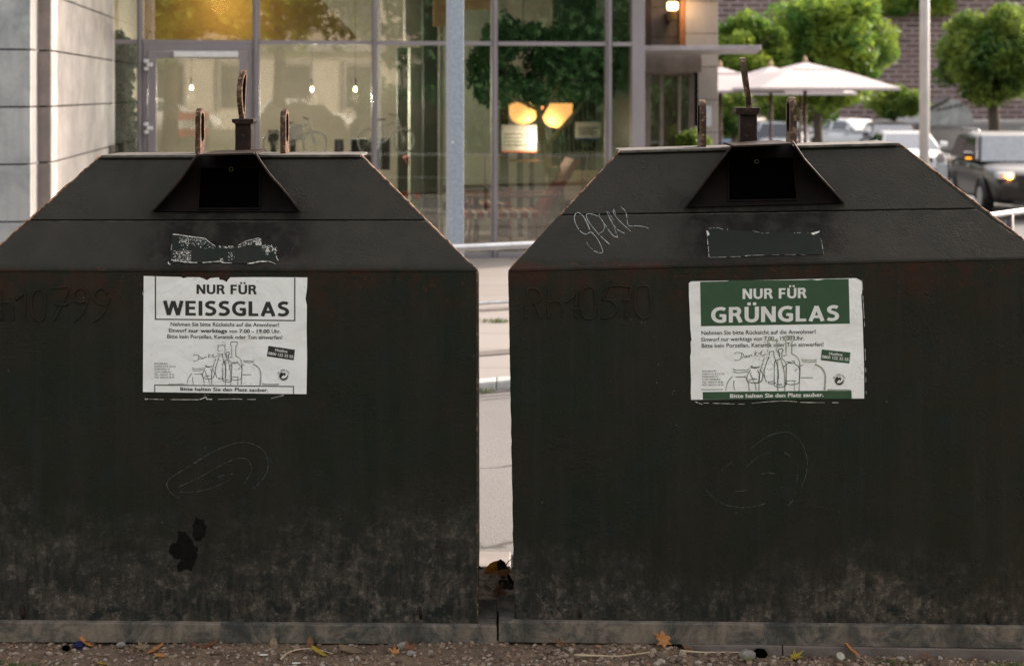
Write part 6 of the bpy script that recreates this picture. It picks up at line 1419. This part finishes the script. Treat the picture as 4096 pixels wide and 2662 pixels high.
        for x in (-Lh * .60, Lh * .62):
            y0, y1 = sorted((sgn_ * (hw - .22), sgn_ * (hw + .012)))
            whl = MB(); prof_ = [(0, 0), (.20, .0), (.31, .0), (.335, .03), (.335, .19), (.31, .22), (.2, .22), (0, .22)]
            o = whl.lathe(prof_, (0, 0, 0), 24).build('wheel', M['tyre'], r, smooth=False); o.location = (x, sgn_ * (hw - .205), .335); o.rotation_euler = (R(-90 * sgn_), 0, 0)
            rm = MB(); rm.lathe([(0, .222), (.05, .235), (.19, .222), (.215, .232), (.22, .215)], (0, 0, 0), 20); q_ = rm.build('rim', M['rim'], None, smooth=True); q_.parent = o; q_.location = (0, 0, .002)
            mb = MB(); pts = [(x + .40 * math.cos(a), sgn_ * (hw - .005), .335 + .40 * math.sin(a)) for a in np.linspace(-.2, math.pi + .2, 15)]
            mb.tube(pts, .035, 6); mb.build('wheel_arch', M['grille'], r, smooth=True)
            mb = MB(); c_ = [(x + .385 * math.cos(a), sgn_ * (hw + .001), .335 + .385 * math.sin(a)) for a in np.linspace(-.15, math.pi + .15, 14)]; mb.hexa(c_, [(p[0], p[1] - sgn_ * .3, p[2]) for p in c_]); mb.build('wheel_well', M['grille'], r)
        mb = MB(); mb.box(Lh - .28, Lh + .005, *sorted((sgn_ * hw * .50, sgn_ * hw * .86)), hood - .26, hood - .12); hl_ = mb.build('headlight', M['headlight'], r, bevel=.03)
        if signal and sgn_ == -1:
            mb = MB(); mb.lathe([(0, -.06), (.05, -.04), (.065, 0), (.05, .04), (0, .06)], (Lh + .03, sgn_ * hw * .62, hood - .20), 12); mb.build('indicator', emit('amber_indicator', (1, .36, .05), 7), hl_, smooth=True)
        mb = MB(); mb.box(-Lh - .01, -Lh + .2, *sorted((sgn_ * hw * .55, sgn_ * hw * .84)), belt - .26, belt - .10); mb.build('tail_light', M['red_lens'], r, bevel=.02)
        if rails: mb = MB(); mb.tube([(xf1 - .1, sgn_ * wt * .93, H - .02), (xf1 - .25, sgn_ * wt * .93, H + .05), (xr1 + .25, sgn_ * wt * .93, H + .05), (xr1 + .1, sgn_ * wt * .93, H - .02)], .02, 8); mb.build('roof_rail', M['rim'], r, smooth=True)
    mb = MB(); mb.box(Lh - .1, Lh + .012, -hw * .42, hw * .42, .52, hood - .16); mb.build('grille', M['grille'], r, bevel=.02)
    mb = MB(); mb.box(Lh - .1, Lh + .02, -.55 * hw, .55 * hw, .24, .34); mb.build('lower_intake', M['grille'], r, bevel=.01)
    mb = MB(); mb.box(Lh + .014, Lh + .026, -.26, .26, .40, .51); mb.build('number_plate', M['plate'], r)
    mb = MB(); mb.box(-Lh - .016, -Lh - .004, -.26, .26, .5, .61); mb.build('number_plate', M['plate'], r)
    return r
P_brown, P_white, P_silver, P_beige = car_paint('brown_black_paint', (.010, .0055, .005)), car_paint('white_car_paint', (.72, .72, .72)), car_paint('silver_blue_paint', (.80, .80, .82)), car_paint('beige_car_paint', (.58, .48, .42))
P_dark, P_blue, P_red = car_paint('black_blue_paint', (.02, .024, .035)), car_paint('blue_grey_paint', (.10, .16, .26)), car_paint('red_car_paint', (.35, .03, .03))
P_brown.node_tree.nodes['Principled BSDF'].inputs['Coat Weight'].default_value = .2
car(10.75, 30.2, R(-95.5), P_brown, 'dark brown off-road car with its orange indicator lit at the right edge', 4.5, 1.9, 1.64, 1.06, 1.02, 'suv', signal=True, rails=True)
car(XP(3695, 40), 41.8, R(-96), P_white, 'white car with a broad pale windscreen behind the lamp post', 4.3, 1.8, 1.34, .88, .82)
car(XP(3425, 55), 55, R(-58), P_silver, 'silver white car seen from the side behind the roof of the right container', 4.3, 1.8, 1.48, 1.0, .88, screen='car_glass')
car(XP(3572, 52), 52.5, R(-95), P_beige, 'beige car beside the low tree, behind the white one', 4.2, 1.75, 1.40, .9, .84, screen='car_glass')
car(XP(3675, 47.5), 51, R(-97), P_dark, 'black car with a bluish windscreen behind the lamp post', 4.5, 1.8, 1.38, .9, .84)
car(XP(2950, 49), 49, R(70), P_blue, 'blue car with red tail lights behind the leftmost parasol pole', 4.3, 1.8, 1.5, .95, .86, screen='car_glass')
car(XP(3060, 52), 52.5, R(60), P_dark, 'dark car between the parasol poles', 4.3, 1.8, 1.46, .92, .86)
car(XP(3175, 48), 50, R(75), P_silver, 'silver car with red lights left of the street tree trunk', 4.4, 1.8, 1.5, .95, .86, screen='car_glass')
car(XP(3235, 46), 57, R(65), P_beige, 'sunlit beige car partly behind the street tree trunk', 4.4, 1.8, 1.5, .95, .86, screen='car_glass')
# far pale van parked beyond the trees
vn = thing('white_van', (XP(3200, 60), 60, G2), 'white van seen under the trees beyond the parasols', 'van')
mb = MB(); mb.box(XP(3110, 60), XP(3320, 60), 59, 61.2, -.35, ZP(418, 60)); mb.build('body', simple('white_van_paint', (.66, .60, .62), rough=.4), vn, bevel=.12, seg=3)
mb = MB(); mb.box(XP(3118, 60), XP(3310, 60), 58.97, 58.99, ZP(480, 60), ZP(474, 60)); mb.build('red_stripe', P_red, vn)
for x in (3150, 3290): 
    MB().lathe([(0, 0), (.34, 0), (.36, .1), (.34, .22), (0, .22)], (0, 0, 0), 18).build('wheel', M['tyre'], vn, org=Vector((0, 0, 0))).matrix_basis = Matrix.Translation((XP(x, 60) - XP(3200, 60), -1.02, .36)) @ Matrix.Rotation(R(90), 4, 'X')

# ---------------------------------------------------------------- what the glass mirrors, behind the camera
ob = thing('opposite_building', (6, -38, 0), 'pale plastered town house with cornices across the street, mirrored in the glass', 'building')
M['plaster'] = simple('cream_plaster', (.56, .50, .42), (.48, .43, .36), rough=.8); M['dkwin'] = simple('dark_window_glass', (.03, .035, .04), rough=.1, spec=.8)
mb = MB(); mb.box(-9, 15, -46, -38, 0, 13); mb.build('wall', M['plaster'], ob)
for z in (3.6, 6.9, 12.6): mb = MB(); mb.box(-9.2, 15.2, -38, -37.6, z, z + .35); mb.build('cornice', M['stone_white'], ob)
for z in (1.0, 4.6, 8.0):
    for i in range(8):
        x = -7.6 + i * 2.9; mb = MB(); mb.box(x, x + 1.2, -37.99, -37.93, z, z + 1.9); wn = mb.build('window', M['dkwin'], ob)
        mb = MB()
        for b_ in ((x - .14, x - .002, z - .1, z + 2.0), (x + 1.202, x + 1.34, z - .1, z + 2.0), (x - .14, x + 1.34, z + 2.001, z + 2.2)): mb.box(b_[0], b_[1], -37.999, -37.86, b_[2], b_[3])
        mb.build('frame', M['stone_white'], wn)
lawn = grid('lawn', np.linspace(-30, 35, 12), np.linspace(-30, 2.5, 9), lambda X, Y: 0 * X + .0, simple('mown_grass', (.06, .075, .03), (.08, .085, .04), scale=3, rough=.9, bmp=.5))
def mtree(x, y, h, rad, seed, lab, mat=None):
    t = thing('park_tree', (x, y, 0), lab, 'tree', 'park trees mirrored in the glass'); MB().tube([(x, y, 0), (x + .1, y, h * .5), (x, y, h)], [.24, .2, .12], 10).build('trunk', M['bark'], t, smooth=True)
    r = random.Random(seed); cs = [(x + r.gauss(0, rad * .5), y + r.gauss(0, rad * .5), h + r.gauss(rad * .3, rad * .4), 1) for _ in range(50)]
    foliage('crown', mat or M['leaf_tree'], t, cs, 5000, .24, seed, rad * .2)
mtree(-2.2, -14, 4.2, 2.4, 21, 'park tree behind the camera, mirrored in the door glass'); mtree(1.6, -20, 5.0, 2.8, 22, 'park tree behind the camera, mirrored above the bicycles'); mtree(8.5, -17, 4.5, 2.6, 23, 'park tree behind the camera, mirrored at the curtain'); mtree(7.2, -12, 2.6, 3.0, 25, 'low dense tree added unseen behind the camera to darken the glass at the indoor tree', M['leaf_ficus']); mtree(11.5, -15, 2.8, 3.2, 26, 'dark tree added unseen behind the camera to darken the end of the glass front', M['leaf_ficus']); mtree(-6, -22, 5, 3, 24, 'park tree behind the camera, farthest along the lawn')  # the two leaf_ficus trees are added low and dark to dim the glass
for x0, x1, y0, sd in ((2.6, 8.0, -9.5, 41), (8.0, 14.0, -11, 42)):  # unseen hedges added to darken the mirrored scene and let the interior show
    hd_ = thing('added_hedge', ((x0 + x1) / 2, y0, 0), 'dark greenery added unseen behind the camera to darken the glass ' + ('at the indoor tree' if sd == 41 else 'at the end of the glass front'), 'added_hedge'); rh = random.Random(sd)
    foliage('leaves', M['leaf_ficus'], hd_, [(rh.uniform(x0, x1), y0 + rh.uniform(-.4, .4), rh.uniform(.1, 1.7), 1) for _ in range(120)], 12000, .11, sd, .28)
    MB().tube([((x0 + x1) / 2, y0, 0), ((x0 + x1) / 2, y0, 1.2)], .05, 6).build('stem', M['bark'], hd_)
M['barred'] = simple('barrier_red', (.6, .05, .03), rough=.5)
for i, (x, y) in enumerate(((-3.2, -19), (-1.2, -19.3))):
    b_ = thing('construction_barrier', (x, y, 0), 'red and white barrier on the lawn mirrored in the door, ' + ('nearer the hinges' if i == 0 else 'nearer the lock'), 'barrier', 'road barriers on the lawn')
    for k, mt in enumerate((M['barred'], M['white_paint'], M['barred'])): mb = MB(); mb.box(x - .5, x + .5, y, y + .12, .25 + k * .27, .51 + k * .27); mb.build('board', mt, b_)
    for dx in (-.45, .45): mb = MB(); mb.box(x + dx - .03, x + dx + .03, y - .1, y + .25, 0, .25); mb.build('foot', M['tyre'], b_)
for i, x in enumerate((-7, -1.5, 4, 10)):
    o = car(x, -32, R(2 + i), (P_white, P_silver, P_white, P_beige)[i], ('white car', 'silver car', 'white hatchback', 'beige car')[i] + ' parked before the opposite building, mirrored in the glass', 4.3, 1.8, 1.45, .92, .86); o.location.z = 0
